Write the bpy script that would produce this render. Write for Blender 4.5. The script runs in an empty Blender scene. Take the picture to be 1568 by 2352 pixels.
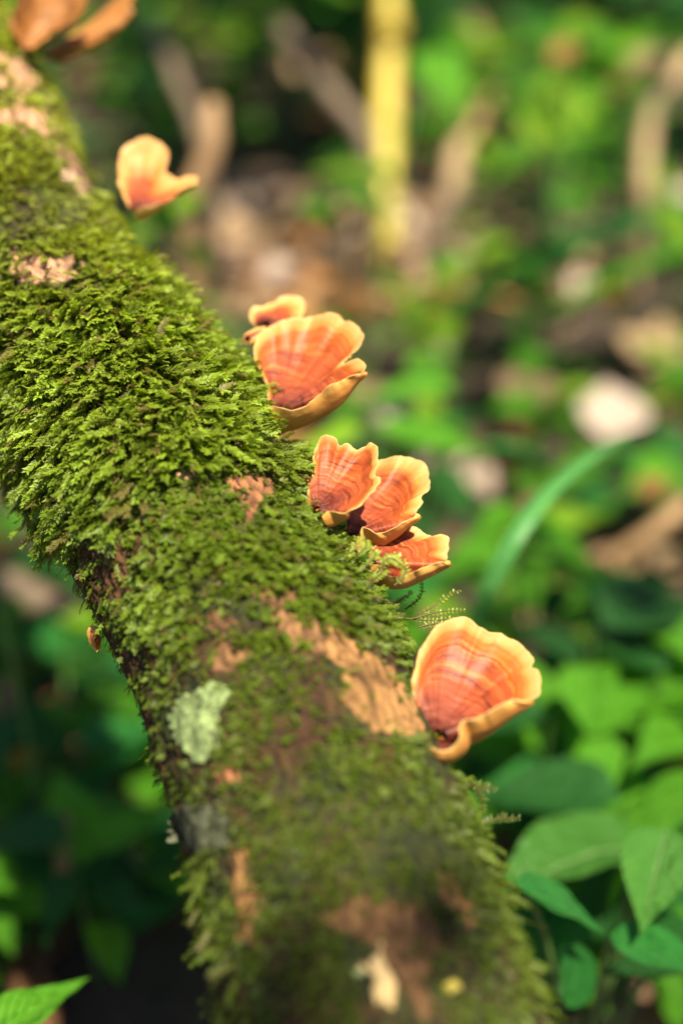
import bpy, math, random
import numpy as np
from mathutils import Vector, Matrix

random.seed(7)
RNG = np.random.default_rng(11)
scene = bpy.context.scene
COL = scene.collection

# ------------------------------------------------------------------ camera
CAM_H = 0.80
PITCH = math.radians(35.0)
cam_d = bpy.data.cameras.new('camera')
cam = bpy.data.objects.new('camera', cam_d)
COL.objects.link(cam)
cam.location = (0, 0, CAM_H)
cam.rotation_euler = (math.pi / 2 - PITCH, 0, 0)
cam_d.sensor_fit = 'VERTICAL'
cam_d.sensor_height = 36.0
cam_d.lens = 50.0
cam_d.clip_start = 0.02
cam_d.clip_end = 400.0
cam_d.dof.use_dof = True
cam_d.dof.focus_distance = 0.566
cam_d.dof.aperture_fstop = 2.25
cam_d.dof.aperture_blades = 0
scene.camera = cam

# ------------------------------------------------------------------ light
TO_SUN = Vector((0.20, -0.28, 1.0)).normalized()
sun_el = math.asin(TO_SUN.z)
sun_az = math.atan2(TO_SUN.x, TO_SUN.y)
world = bpy.data.worlds.new('World')
scene.world = world
world.use_nodes = True
wn = world.node_tree
for n in list(wn.nodes):
    wn.nodes.remove(n)
sky = wn.nodes.new('ShaderNodeTexSky')
sky.sky_type = 'NISHITA'
sky.sun_disc = False
sky.sun_elevation = sun_el
sky.sun_rotation = sun_az
bg = wn.nodes.new('ShaderNodeBackground')
bg.inputs[1].default_value = 0.05
wo = wn.nodes.new('ShaderNodeOutputWorld')
wn.links.new(sky.outputs[0], bg.inputs[0])
wn.links.new(bg.outputs[0], wo.inputs[0])
sl = bpy.data.lights.new('sun', 'SUN')
sl.energy = 5.0
sl.angle = math.radians(0.6)
sl.color = (1.0, 0.89, 0.68)
so = bpy.data.objects.new('sun', sl)
COL.objects.link(so)
so.rotation_euler = TO_SUN.to_track_quat('Z', 'Y').to_euler()
so.location = (0.5, 0.5, 3)

vs = scene.view_settings
vs.view_transform = 'Standard'
vs.look = 'None'
vs.gamma = 1.0
vs.exposure = 1.25
vs.use_curve_mapping = False
scene.render.engine = 'CYCLES'
scene.cycles.use_denoising = True
scene.cycles.max_bounces = 6
scene.cycles.sample_clamp_indirect = 6.0

# ------------------------------------------------------------------ pixel <-> place (photo measured at 1568 x 2352)
K = 0.48 / 1568.0
SP, CP = math.sin(PITCH), math.cos(PITCH)
CX = np.array([1.0, 0, 0])
CY = np.array([0, SP, CP])
CZ = np.array([0, -CP, SP])       # points back at the camera
CO = np.array([0, 0, CAM_H])


def at(px, py, d):
    """point seen at photo pixel px,py at depth d metres along the optical axis"""
    px = np.asarray(px, float); py = np.asarray(py, float); d = np.asarray(d, float)
    x = (px - 784) * K * d
    y = (1176 - py) * K * d
    return CO + x[..., None] * CX + y[..., None] * CY - d[..., None] * CZ


def ground_depth(py, h=0.0):
    return (CAM_H - h) / (SP - (1176 - py) * K * CP)


def on_ground(px, py, h=0.0):
    return at(px, py, ground_depth(py, h))


def project(P):
    Q = P - CO
    x = Q @ CX; y = Q @ CY; d = -(Q @ CZ)
    d = np.where(np.abs(d) < 1e-4, 1e-4, d)
    return 784 + x / d / K, 1176 - y / d / K, d


# ------------------------------------------------------------------ noise
def _hash(i, j, k, seed):
    h = (i * 374761393 + j * 668265263 + k * 2147483647 + seed * 1274126177) & 0xFFFFFFFF
    h = ((h ^ (h >> 13)) * 1274126177) & 0xFFFFFFFF
    h = ((h ^ (h >> 16)) * 2246822519) & 0xFFFFFFFF
    return ((h ^ (h >> 15)) & 0xFFFFFF) / float(0xFFFFFF)


def vnoise(P, seed=0):
    P = np.asarray(P, float)
    I = np.floor(P).astype(np.int64)
    F = P - I
    F = F * F * (3 - 2 * F)
    r = 0
    for a in (0, 1):
        for b in (0, 1):
            for c in (0, 1):
                w = (F[..., 0] if a else 1 - F[..., 0]) * (F[..., 1] if b else 1 - F[..., 1]) * (F[..., 2] if c else 1 - F[..., 2])
                r = r + w * _hash(I[..., 0] + a, I[..., 1] + b, I[..., 2] + c, seed)
    return r * 2 - 1


def fbm(P, octv=4, seed=0):
    r, a, t = 0, 1.0, 0
    for o in range(octv):
        r = r + a * vnoise(np.asarray(P) * (2 ** o), seed + o * 17)
        t += a
        a *= 0.5
    return r / t


def worley(P, seed=0):
    """F2-F1 distance, for bark cracks"""
    P = np.asarray(P, float)
    I = np.floor(P).astype(np.int64)
    f1 = np.full(P.shape[:-1], 9.0); f2 = f1.copy()
    for a in (-1, 0, 1):
        for b in (-1, 0, 1):
            for c in (-1, 0, 1):
                J = I + np.array([a, b, c])
                q = np.stack([_hash(J[..., 0], J[..., 1], J[..., 2], seed + s) for s in (1, 2, 3)], -1) + J
                d = np.linalg.norm(P - q, axis=-1)
                m = d < f1
                f2 = np.where(m, f1, np.minimum(f2, d))
                f1 = np.where(m, d, f1)
    return f2 - f1


def in_poly(px, py, poly):
    r = np.zeros(np.shape(px), bool)
    n = len(poly)
    for i in range(n):
        x0, y0 = poly[i]; x1, y1 = poly[(i + 1) % n]
        c = ((y0 > py) != (y1 > py)) & (px < (x1 - x0) * (py - y0) / ((y1 - y0) or 1e-9) + x0)
        r ^= c
    return r


# ------------------------------------------------------------------ mesh helpers
def mesh_np(name, V, F, mat=None, smooth=True, attrs=None, uv=None):
    """V (n,3); F (m,k) all of one size"""
    V = np.ascontiguousarray(V, np.float32); F = np.ascontiguousarray(F, np.int32)
    me = bpy.data.meshes.new(name)
    me.vertices.add(len(V)); me.vertices.foreach_set('co', V.ravel())
    k = F.shape[1]
    me.loops.add(F.size); me.loops.foreach_set('vertex_index', F.ravel())
    me.polygons.add(len(F))
    me.polygons.foreach_set('loop_start', np.arange(0, F.size, k, dtype=np.int32))
    me.update(calc_edges=True)
    if smooth:
        me.polygons.foreach_set('use_smooth', np.ones(len(F), bool))
    for nm, (typ, arr) in (attrs or {}).items():
        a = me.attributes.new(nm, typ, 'POINT')
        if typ == 'FLOAT':
            a.data.foreach_set('value', np.ascontiguousarray(arr, np.float32).ravel())
        else:
            a.data.foreach_set('color', np.ascontiguousarray(arr, np.float32).ravel())
    if uv is not None:
        u = me.uv_layers.new(name='UVMap')
        u.data.foreach_set('uv', np.ascontiguousarray(uv, np.float32)[F.ravel()].ravel())
    if mat:
        me.materials.append(mat)
    me.validate()
    return me


def link(name, me, parent=None):
    o = bpy.data.objects.new(name, me)
    COL.objects.link(o)
    if parent is not None:
        o.parent = parent
    return o


def empty(name, loc=(0, 0, 0)):
    o = bpy.data.objects.new(name, None)
    o.empty_display_size = 0.02
    COL.objects.link(o)
    o.location = loc
    return o


def tag(o, label=None, cat=None, group=None, kind=None):
    if label: o['label'] = label
    if cat: o['category'] = cat
    if group: o['group'] = group
    if kind: o['kind'] = kind
    return o


def grid_faces(n, m, wrap=False):
    i = np.arange(n - 1)[:, None]; j = np.arange(m if wrap else m - 1)[None, :]
    j2 = (j + 1) % m
    return np.stack([i * m + j, i * m + j2, (i + 1) * m + j2, (i + 1) * m + j], -1).reshape(-1, 4)


def catmull(P, n):
    """smooth curve through rows of P, n samples by arc length of the rows"""
    P = np.asarray(P, float)
    d = np.linalg.norm(np.diff(P[:, :3], axis=0), axis=1) ** 0.75
    t = np.concatenate([[0], np.cumsum(np.maximum(d, 1e-6))])
    m = np.empty_like(P)
    for i in range(len(P)):
        if i == 0: m[i] = (P[1] - P[0]) / (t[1] - t[0])
        elif i == len(P) - 1: m[i] = (P[-1] - P[-2]) / (t[-1] - t[-2])
        else:
            a, b = t[i] - t[i - 1], t[i + 1] - t[i]
            m[i] = ((P[i] - P[i - 1]) / a * b + (P[i + 1] - P[i]) / b * a) / (a + b)
    x = np.linspace(0, t[-1], n)
    k = np.clip(np.searchsorted(t, x, 'right') - 1, 0, len(P) - 2)
    h = (t[k + 1] - t[k]); u = ((x - t[k]) / h)[:, None]; h = h[:, None]
    return ((2 * u ** 3 - 3 * u ** 2 + 1) * P[k] + (u ** 3 - 2 * u ** 2 + u) * h * m[k]
            + (-2 * u ** 3 + 3 * u ** 2) * P[k + 1] + (u ** 3 - u ** 2) * h * m[k + 1])


def tube_np(pts, rad, sides=8):
    pts = np.asarray(pts, float); n = len(pts)
    rad = np.broadcast_to(np.asarray(rad, float), (n,))
    T = np.gradient(pts, axis=0); T /= np.linalg.norm(T, axis=1)[:, None] + 1e-12
    up = np.array([0.31, 0.2, 0.93])
    A = np.cross(T, up); A /= np.linalg.norm(A, axis=1)[:, None] + 1e-9
    B = np.cross(T, A)
    an = np.linspace(0, 2 * np.pi, sides, endpoint=False)
    V = pts[:, None] + rad[:, None, None] * (np.cos(an)[None, :, None] * A[:, None] + np.sin(an)[None, :, None] * B[:, None])
    return V.reshape(-1, 3), grid_faces(n, sides, True)


# ------------------------------------------------------------------ materials
def new_mat(name):
    m = bpy.data.materials.new(name)
    m.use_nodes = True
    nt = m.node_tree
    for n in list(nt.nodes):
        nt.nodes.remove(n)
    out = nt.nodes.new('ShaderNodeOutputMaterial')
    b = nt.nodes.new('ShaderNodeBsdfPrincipled')
    nt.links.new(b.outputs[0], out.inputs[0])
    return m, nt, b, out


def N(nt, typ, **kw):
    n = nt.nodes.new(typ)
    for k, v in kw.items():
        setattr(n, k, v)
    return n


def mixc(nt, blend, fac, a, b):
    n = nt.nodes.new('ShaderNodeMix')
    n.data_type = 'RGBA'; n.blend_type = blend
    for i, v in ((0, fac), (6, a), (7, b)):
        if hasattr(v, 'is_linked') or isinstance(v, bpy.types.NodeSocket):
            nt.links.new(v, n.inputs[i])
        else:
            n.inputs[i].default_value = v if i == 0 else (*v, 1) if len(v) == 3 else v
    return n.outputs[2]


def ramp(nt, fac, stops, interp='LINEAR'):
    r = nt.nodes.new('ShaderNodeValToRGB')
    r.color_ramp.interpolation = interp
    e = r.color_ramp.elements
    e[0].position, e[0].color = stops[0][0], (*stops[0][1], 1)
    e[1].position, e[1].color = stops[-1][0], (*stops[-1][1], 1)
    for p, c in stops[1:-1]:
        x = e.new(p); x.color = (*c, 1)
    nt.links.new(fac, r.inputs[0])
    return r.outputs[0]


def noise_node(nt, scale, detail=4, vec=None, rough=0.6, dist=0.0):
    n = nt.nodes.new('ShaderNodeTexNoise')
    n.inputs['Scale'].default_value = scale
    n.inputs['Detail'].default_value = detail
    n.inputs['Roughness'].default_value = rough
    n.inputs['Distortion'].default_value = dist
    if vec is not None:
        nt.links.new(vec, n.inputs['Vector'])
    return n.outputs[0]


def math_n(nt, op, a, b=None, c=None):
    n = nt.nodes.new('ShaderNodeMath'); n.operation = op
    for i, v in enumerate((a, b, c)):
        if v is None: continue
        if isinstance(v, (int, float)): n.inputs[i].default_value = v
        else: nt.links.new(v, n.inputs[i])
    return n.outputs[0]


def bump(nt, b, height, strength, dist):
    n = nt.nodes.new('ShaderNodeBump')
    n.inputs['Strength'].default_value = strength
    n.inputs['Distance'].default_value = dist
    nt.links.new(height, n.inputs['Height'])
    nt.links.new(n.outputs[0], b.inputs['Normal'])


def mat_attr_color(name, attr, rough=0.6, fine=900, spec=0.4, transl=0.0, vary=0.35):
    """colour from a painted-on pigment attribute, broken up by fine grain"""
    m, nt, b, out = new_mat(name)
    a = N(nt, 'ShaderNodeAttribute', attribute_name=attr)
    tc = N(nt, 'ShaderNodeTexCoord')
    nz = noise_node(nt, fine, 3, tc.outputs['Object'])
    f = ramp(nt, nz, [(0.25, (1 - vary,) * 3), (0.75, (1 + vary * 0.5,) * 3)])
    c = mixc(nt, 'MULTIPLY', 1.0, a.outputs['Color'], f)
    nt.links.new(c, b.inputs['Base Color'])
    b.inputs['Roughness'].default_value = rough
    b.inputs['Specular IOR Level'].default_value = spec
    if transl > 0:
        t = N(nt, 'ShaderNodeBsdfTranslucent')
        nt.links.new(mixc(nt, 'MULTIPLY', 1.0, c, (1.5, 1.4, 0.7)), t.inputs[0])
        mx = N(nt, 'ShaderNodeMixShader'); mx.inputs[0].default_value = transl
        nt.links.new(b.outputs[0], mx.inputs[1]); nt.links.new(t.outputs[0], mx.inputs[2])
        nt.links.new(mx.outputs[0], out.inputs[0])
    else:
        bump(nt, b, nz, 0.4, 0.0012)
    return m


def mat_leaf(name, c1, c2, rough=0.35, transl=0.3, vein=None, dry=False, spec=0.3):
    m, nt, b, out = new_mat(name)
    uv = N(nt, 'ShaderNodeUVMap')
    oi = N(nt, 'ShaderNodeObjectInfo')
    sep = N(nt, 'ShaderNodeSeparateXYZ'); nt.links.new(uv.outputs[0], sep.inputs[0])
    ax = math_n(nt, 'ABSOLUTE', math_n(nt, 'SUBTRACT', sep.outputs[0], 0.5))
    # side veins: run forward from the midrib
    ph = math_n(nt, 'SUBTRACT', math_n(nt, 'MULTIPLY', sep.outputs[1], 11.0), math_n(nt, 'MULTIPLY', ax, 7.0))
    w = math_n(nt, 'ABSOLUTE', math_n(nt, 'SUBTRACT', math_n(nt, 'FRACT', ph), 0.5))
    sv = N(nt, 'ShaderNodeMapRange'); nt.links.new(w, sv.inputs[0])
    sv.inputs[1].default_value = 0.0; sv.inputs[2].default_value = 0.09; sv.inputs[3].default_value = 1; sv.inputs[4].default_value = 0
    mid = N(nt, 'ShaderNodeMapRange'); nt.links.new(ax, mid.inputs[0])
    mid.inputs[1].default_value = 0.01; mid.inputs[2].default_value = 0.035; mid.inputs[3].default_value = 1; mid.inputs[4].default_value = 0
    v = math_n(nt, 'MAXIMUM', math_n(nt, 'MULTIPLY', sv.outputs[0], 0.55), mid.outputs[0])
    tc = N(nt, 'ShaderNodeTexCoord')
    nz = noise_node(nt, 7.0 if not dry else 16.0, 5, tc.outputs['Object'], 0.65)
    col = mixc(nt, 'MIX', nz, c1, c2)
    rv = N(nt, 'ShaderNodeMapRange'); nt.links.new(oi.outputs['Random'], rv.inputs[0])
    rv.inputs[3].default_value = 0.65; rv.inputs[4].default_value = 1.3
    col = mixc(nt, 'MULTIPLY', 1.0, col, rv.outputs[0])
    sp = noise_node(nt, 26.0, 3, tc.outputs['Object'], 0.7)
    sf = N(nt, 'ShaderNodeMapRange'); nt.links.new(sp, sf.inputs[0])
    sf.inputs[1].default_value = 0.64; sf.inputs[2].default_value = 0.70; sf.inputs[3].default_value = 0; sf.inputs[4].default_value = .55
    col = mixc(nt, 'MIX', sf.outputs[0], col, (0.14, 0.11, 0.03))
    vc = vein or tuple(min(1, x * 1.7 + 0.03) for x in c2)
    col = mixc(nt, 'MIX', math_n(nt, 'MULTIPLY', v, 0.7), col, vc)
    nt.links.new(col, b.inputs['Base Color'])
    b.inputs['Roughness'].default_value = rough
    b.inputs['Specular IOR Level'].default_value = spec
    bh = math_n(nt, 'ADD', math_n(nt, 'MULTIPLY', v, -1.0), math_n(nt, 'MULTIPLY', nz, 0.6))
    bump(nt, b, bh, 0.8, 0.02)
    t = N(nt, 'ShaderNodeBsdfTranslucent')
    nt.links.new(mixc(nt, 'MULTIPLY', 1.0, col, (1.6, 1.5, 0.7) if not dry else (1.2, 1.0, 0.8)), t.inputs[0])
    mx = N(nt, 'ShaderNodeMixShader'); mx.inputs[0].default_value = transl
    nt.links.new(b.outputs[0], mx.inputs[1]); nt.links.new(t.outputs[0], mx.inputs[2])
    nt.links.new(mx.outputs[0], out.inputs[0])
    return m


M = {}
M['deep'] = mat_leaf('leaf_deep_green', (0.010, 0.070, 0.010), (0.022, 0.130, 0.018), 0.45)
M['mid'] = mat_leaf('leaf_mid_green', (0.040, 0.200, 0.008), (0.120, 0.360, 0.014), 0.42, .35)
M['teal'] = mat_leaf('leaf_bluish_green', (0.012, 0.110, 0.016), (0.030, 0.200, 0.028), 0.36, spec=.4)
M['lime'] = mat_leaf('leaf_lime_green', (0.150, 0.350, 0.012), (0.290, 0.520, 0.030), 0.45, 0.45)
M['pale'] = mat_leaf('leaf_pale_green', (0.045, 0.200, 0.018), (0.110, 0.320, 0.048), 0.34, 0.3, vein=(.26, .45, .16), spec=.4)
M['yellow'] = mat_leaf('leaf_yellow', (0.50, 0.30, 0.04), (0.70, 0.46, 0.06), 0.5, 0.3, dry=True)
M['orange'] = mat_leaf('leaf_orange_dry', (0.45, 0.20, 0.06), (0.62, 0.33, 0.12), 0.6, 0.2, dry=True)
M['tan'] = mat_leaf('leaf_tan_dry', (0.42, 0.27, 0.15), (0.60, 0.42, 0.26), 0.6, 0.2, dry=True)
M['pink'] = mat_leaf('leaf_pale_dry', (0.58, 0.44, 0.36), (0.76, 0.63, 0.54), 0.5, 0.15, dry=True)
M['brown'] = mat_leaf('leaf_brown_dry', (0.12, 0.055, 0.024), (0.27, 0.135, 0.062), 0.65, 0.1, dry=True)
M['dun'] = mat_leaf('leaf_dun_dry', (0.28, 0.150, 0.090), (0.46, 0.28, 0.18), 0.6, 0.15, dry=True)


def mat_wood(name, c1, c2, scale=60, rough=0.7, stretch=(1, 1, 0.2)):
    m, nt, b, out = new_mat(name)
    tc = N(nt, 'ShaderNodeTexCoord')
    mp = N(nt, 'ShaderNodeMapping'); nt.links.new(tc.outputs['Object'], mp.inputs[0])
    mp.inputs['Scale'].default_value = stretch
    nz = noise_node(nt, scale, 5, mp.outputs[0])
    nt.links.new(ramp(nt, nz, [(0.3, c1), (0.7, c2)]), b.inputs['Base Color'])
    b.inputs['Roughness'].default_value = rough
    bump(nt, b, nz, 0.5, 0.002)
    return m


M['stick_grey'] = mat_wood('stick_grey', (0.10, 0.07, 0.045), (0.18, 0.13, 0.085))
M['stick_tan'] = mat_wood('stick_tan', (0.24, 0.14, 0.07), (0.40, 0.25, 0.12))
M['stick_pale'] = mat_wood('stick_pale', (0.34, 0.23, 0.12), (0.52, 0.36, 0.20))
M['cane'] = mat_wood('yellow_cane', (0.42, 0.38, 0.035), (0.72, 0.50, 0.08), 5, 0.5, (1, 1, 1))
M['stem'] = mat_wood('green_stem', (0.06, 0.14, 0.03), (0.12, 0.22, 0.05), 40, 0.5)


def mat_soil():
    m, nt, b, out = new_mat('forest_soil')
    tc = N(nt, 'ShaderNodeTexCoord')
    n1 = noise_node(nt, 9, 6, tc.outputs['Object'])
    n2 = noise_node(nt, 80, 4, tc.outputs['Object'])
    c = ramp(nt, n1, [(0.3, (0.018, 0.011, 0.007)), (0.55, (0.045, 0.028, 0.018)), (0.75, (0.10, 0.062, 0.040))])
    c = mixc(nt, 'MULTIPLY', 0.7, c, ramp(nt, n2, [(0.3, (0.4,) * 3), (0.7, (1.3,) * 3)]))
    nt.links.new(c, b.inputs['Base Color'])
    b.inputs['Roughness'].default_value = 0.9
    bump(nt, b, n2, 0.8, 0.01)
    return m


M['soil'] = mat_soil()


def mat_fungus(name, top=True):
    m, nt, b, out = new_mat(name)
    a = N(nt, 'ShaderNodeAttribute', attribute_name='zone')
    th = N(nt, 'ShaderNodeAttribute', attribute_name='spread')
    tc = N(nt, 'ShaderNodeTexCoord')
    ob = tc.outputs['Object']
    n1 = noise_node(nt, 170, 3, ob)
    n2 = noise_node(nt, 600, 4, ob)
    zz = math_n(nt, 'ADD', a.outputs['Fac'], math_n(nt, 'MULTIPLY', math_n(nt, 'SUBTRACT', n1, 0.5), 0.10))
    if top:
        c = ramp(nt, zz, [(0.0, (0.07, 0.016, 0.010)), (0.18, (0.17, 0.032, 0.018)), (0.36, (0.29, 0.055, 0.018)),
                          (0.55, (0.36, 0.070, 0.018)), (0.70, (0.35, 0.070, 0.014)), (0.80, (0.42, 0.110, 0.020)),
                          (0.89, (0.55, 0.235, 0.058)), (1.0, (0.60, 0.345, 0.130))])
        # growth rings, of uneven strength
        cmb = N(nt, 'ShaderNodeCombineXYZ')
        nt.links.new(math_n(nt, 'MULTIPLY', zz, 21.0), cmb.inputs[0])
        nt.links.new(math_n(nt, 'MULTIPLY', th.outputs['Fac'], 0.7), cmb.inputs[1])
        rn = noise_node(nt, 1.0, 2, cmb.outputs[0], 0.7)
        ring = ramp(nt, rn, [(0.32, (0.40, 0.30, 0.28)), (0.44, (0.82, 0.76, 0.74)), (0.56, (1.05, 1.10, 1.08)), (0.68, (1.40, 2.0, 1.7))])
        keep = ramp(nt, a.outputs['Fac'], [(0.74, (1,) * 3), (0.88, (0,) * 3)])
        c = mixc(nt, 'MULTIPLY', keep, c, ring)
        bl = noise_node(nt, 75, 2, ob)
        c = mixc(nt, 'MULTIPLY', keep, c, ramp(nt, bl, [(0.30, (0.50, 0.42, 0.40)), (0.46, (1.0,) * 3), (0.70, (1.05, 1.15, 1.1))]))
        # radial streaks
        cm2 = N(nt, 'ShaderNodeCombineXYZ')
        nt.links.new(math_n(nt, 'MULTIPLY', zz, 2.6), cm2.inputs[0])
        nt.links.new(math_n(nt, 'MULTIPLY', th.outputs['Fac'], 13.0), cm2.inputs[1])
        sn = noise_node(nt, 1.0, 3, cm2.outputs[0])
        c = mixc(nt, 'MULTIPLY', math_n(nt, 'MULTIPLY', keep, 0.16), c, ramp(nt, sn, [(0.30, (0.66, 0.56, 0.52)), (0.52, (1.0,) * 3), (0.72, (1.1, 1.2, 1.2))]))
        sp = noise_node(nt, 1500, 2, ob)
        c = mixc(nt, 'MULTIPLY', 0.8, c, ramp(nt, sp, [(0.24, (0.45, 0.38, 0.35)), (0.34, (1.0,) * 3), (0.9, (1.03,) * 3)]))
        hgt = math_n(nt, 'ADD', math_n(nt, 'MULTIPLY', rn, 0.8), math_n(nt, 'MULTIPLY', n2, 0.25))
        b.inputs['Roughness'].default_value = 0.50
        bump(nt, b, hgt, 0.25, 0.0010)
    else:
        c = ramp(nt, zz, [(0.0, (0.28, 0.10, 0.020)), (0.6, (0.42, 0.17, 0.032)), (0.88, (0.55, 0.25, 0.055)), (1.0, (0.66, 0.36, 0.095))])
        b.inputs['Roughness'].default_value = 0.55
        bump(nt, b, n1, 0.25, 0.0015)
    nt.links.new(c, b.inputs['Base Color'])
    b.inputs['Subsurface Weight'].default_value = 0.22
    b.inputs['Subsurface Radius'].default_value = (1.0, 0.45, 0.15)
    b.inputs['Subsurface Scale'].default_value = 0.0018
    b.inputs['Specular IOR Level'].default_value = 0.30
    return m


M['cap'] = mat_fungus('fungus_cap')
M['under'] = mat_fungus('fungus_underside', False)
M['darker'] = mat_wood('fungus_brown', (0.20, 0.075, 0.016), (0.44, 0.18, 0.036), 60, 0.6, (1, 1, 1))  # even, darker brown orange for the two shelves at the upper end
M['bark'] = mat_attr_color('bark', 'pigment', 0.8, 1400, 0.2, 0.0, 0.55)
M['moss'] = mat_attr_color('moss', 'pigment', 0.45, 1500, 0.4, 0.42, 0.2)
M['lichen'] = mat_attr_color('lichen', 'pigment', 0.85, 1600, 0.2, 0.0, 0.3)

# ------------------------------------------------------------------ ground
def build_ground():
    def axis(lim, fine):
        a = np.linspace(-fine, fine, 150)
        t = fine + (np.linspace(0, 1, 16)[1:] ** 2.5) * (lim - fine)
        return np.concatenate([-t[::-1], a, t])
    xs = axis(150, 3.0); ys = axis(150, 3.0) + 1.5
    X, Y = np.meshgrid(xs, ys, indexing='ij')
    P = np.stack([X, Y, X * 0], -1)
    r = np.hypot(X, Y - 1.5)
    Z = fbm(P * 1.7, 4, 3) * 0.022 * np.clip(1.4 - r / 8, 0, 1) + fbm(P * 9, 3, 5) * 0.006 * (r < 4)
    P[..., 2] = Z
    me = mesh_np('ground', P.reshape(-1, 3), grid_faces(len(xs), len(ys)), M['soil'])
    tag(link('ground', me), kind='structure')


build_ground()


def ground_z(x, y):
    P = np.array([x, y, 0.0]); r = math.hypot(x, y - 1.5)
    return float(fbm(P * 1.7, 4, 3)) * 0.022 * min(1, max(0, 1.4 - r / 8)) + (float(fbm(P * 9, 3, 5)) * 0.006 if r < 4 else 0)


# ------------------------------------------------------------------ the fallen log
AX = [(-120, 250, .745), (-8, 520, .690), (110, 720, .655), (260, 930, .622), (430, 1200, .588), (590, 1490, .562), (712, 1800, .532),
      (800, 2050, .512), (865, 2270, .495)]
A = at(*np.array(AX).T)
dn = A[-1] - A[-3]; dn /= np.linalg.norm(dn)
upv = A[0] - A[2]; upv /= np.linalg.norm(upv)
A = np.concatenate([[A[0] + upv * 1.5, A[0] + upv * .8, A[0] + upv * .35], A, [A[-1] + dn * .16, A[-1] + dn * .42, A[-1] + dn * 1.02]])
AXC = catmull(A, 4000)
seg = np.concatenate([[0], np.cumsum(np.linalg.norm(np.diff(AXC, axis=0), axis=1))])
_, ypx, _ = project(AXC)
i_top = np.argmin(np.linalg.norm(AXC - A[3], axis=1)); i_bot = np.argmin(np.linalg.norm(AXC - A[-4], axis=1))
s0, s1 = seg[i_top] - .12, seg[i_bot] + .12
S = np.concatenate([np.linspace(0, s0, 60, endpoint=False), np.linspace(s0, s1, 640, endpoint=False), np.linspace(s1, seg[-1], 40)])
CEN = np.stack([np.interp(S, seg, AXC[:, k]) for k in range(3)], -1)
T = np.gradient(CEN, axis=0); T /= np.linalg.norm(T, axis=1)[:, None]
Rr = np.cross(T, np.array([0, 0, 1.0])); Rr /= np.linalg.norm(Rr, axis=1)[:, None]
Uu = np.cross(Rr, T)
NPH = 300
ph = np.linspace(0, 2 * np.pi, NPH, endpoint=False)
DIR = np.cos(ph)[None, :, None] * Rr[:, None] + np.sin(ph)[None, :, None] * Uu[:, None]
R0 = 0.0510
base = CEN[:, None] + DIR * R0
# bark runs along the axis: noise in (around, along) space with a long grain
LOC = np.stack([np.cos(ph)[None, :] * R0 + 0 * S[:, None], np.sin(ph)[None, :] * R0 + 0 * S[:, None], S[:, None] + 0 * ph[None, :]], -1)
_, cy_, _ = project(CEN)
slim = 1 - .075 * np.exp(-((cy_ - 850) / 330) ** 2)
rad = R0 * slim[:, None] + 0.0045 * fbm(LOC * 14, 3, 21) + 0.0016 * fbm(LOC * 60, 3, 22)
LG = LOC * np.array([1, 1, 0.45])
crk = worley(LG * 230 + 0.6 * fbm(LOC * 120, 2, 9)[..., None], 31)
rad = rad - 0.0019 * np.clip(1 - crk / 0.22, 0, 1) + 0.0005 * fbm(LOC * 320, 2, 23)
G = CEN[:, None] + DIR * rad[..., None]
gx, gy, gd = project(G)
GN = np.cross(np.gradient(G, axis=1), np.gradient(G, axis=0))
GN /= np.linalg.norm(GN, axis=-1)[..., None] + 1e-12
if np.mean(np.sum(GN * DIR, -1)) < 0: GN = -GN
facing = np.sum(GN * (CO - G), -1) / np.linalg.norm(CO - G, axis=-1)

# bare places on the log, traced on the photo and laid onto the surface that faces the camera
BARE = {
    'orange': [[(500, 1095), (555, 1082), (612, 1098), (632, 1128), (592, 1160), (572, 1205), (538, 1195), (548, 1140)],
               [(195, 1205), (262, 1195), (270, 1240), (215, 1265)],
               [(500, 1750), (552, 1745), (545, 1800), (510, 1815)]],
    'tan': [[(742, 1435), (792, 1448), (832, 1505), (905, 1535), (945, 1600), (975, 1695), (930, 1695), (880, 1682), (838, 1650), (788, 1602), (800, 1560), (758, 1512)],
            [(525, 1950), (570, 1960), (600, 2080), (595, 2170), (545, 2160), (550, 2060)],
            [(1000, 2010), (1035, 2020), (1100, 2100), (1080, 2130), (1030, 2090)]],
    'mauve': [[(468, 1490), (500, 1465), (560, 1480), (585, 1505), (545, 1532), (495, 1525)],
              [(468, 1405), (520, 1395), (545, 1430), (500, 1455)],
              [(580, 1350), (640, 1345), (720, 1420), (755, 1490), (700, 1500), (640, 1440)],
              [(750, 2100), (830, 2060), (960, 2060), (1010, 2160), (960, 2260), (1010, 2330), (960, 2345), (880, 2180), (800, 2150)]],
    'pink': [[(-40, 225), (60, 235), (190, 280), (185, 315), (90, 300), (-40, 280)],
             [(20, 585), (110, 575), (200, 595), (195, 640), (120, 650), (40, 640)],
             [(-20, 110), (60, 120), (110, 180), (60, 220), (-20, 190)],
             [(90, 330), (170, 320), (225, 370), (240, 440), (190, 440), (140, 380)],
             [(410, 1065), (470, 1075), (460, 1095), (415, 1090)]],
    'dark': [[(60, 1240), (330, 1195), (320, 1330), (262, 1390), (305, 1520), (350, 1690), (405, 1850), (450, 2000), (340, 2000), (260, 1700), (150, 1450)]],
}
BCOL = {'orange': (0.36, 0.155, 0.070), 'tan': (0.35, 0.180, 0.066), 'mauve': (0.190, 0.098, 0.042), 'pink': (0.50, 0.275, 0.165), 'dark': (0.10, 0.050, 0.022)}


def bare_mask(P, px, py, face):
    """(index of bare kind or -1, mask)"""
    wob = fbm(P * 170, 3, 77) * 26
    wo2 = fbm(P * 170 + 9, 3, 78) * 26
    out = np.full(px.shape, -1)
    for k, nm in enumerate(BARE):
        for poly in BARE[nm]:
            out = np.where(in_poly(px + wob, py + wo2, poly) & (face > -0.05), k, out)
    return out


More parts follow.
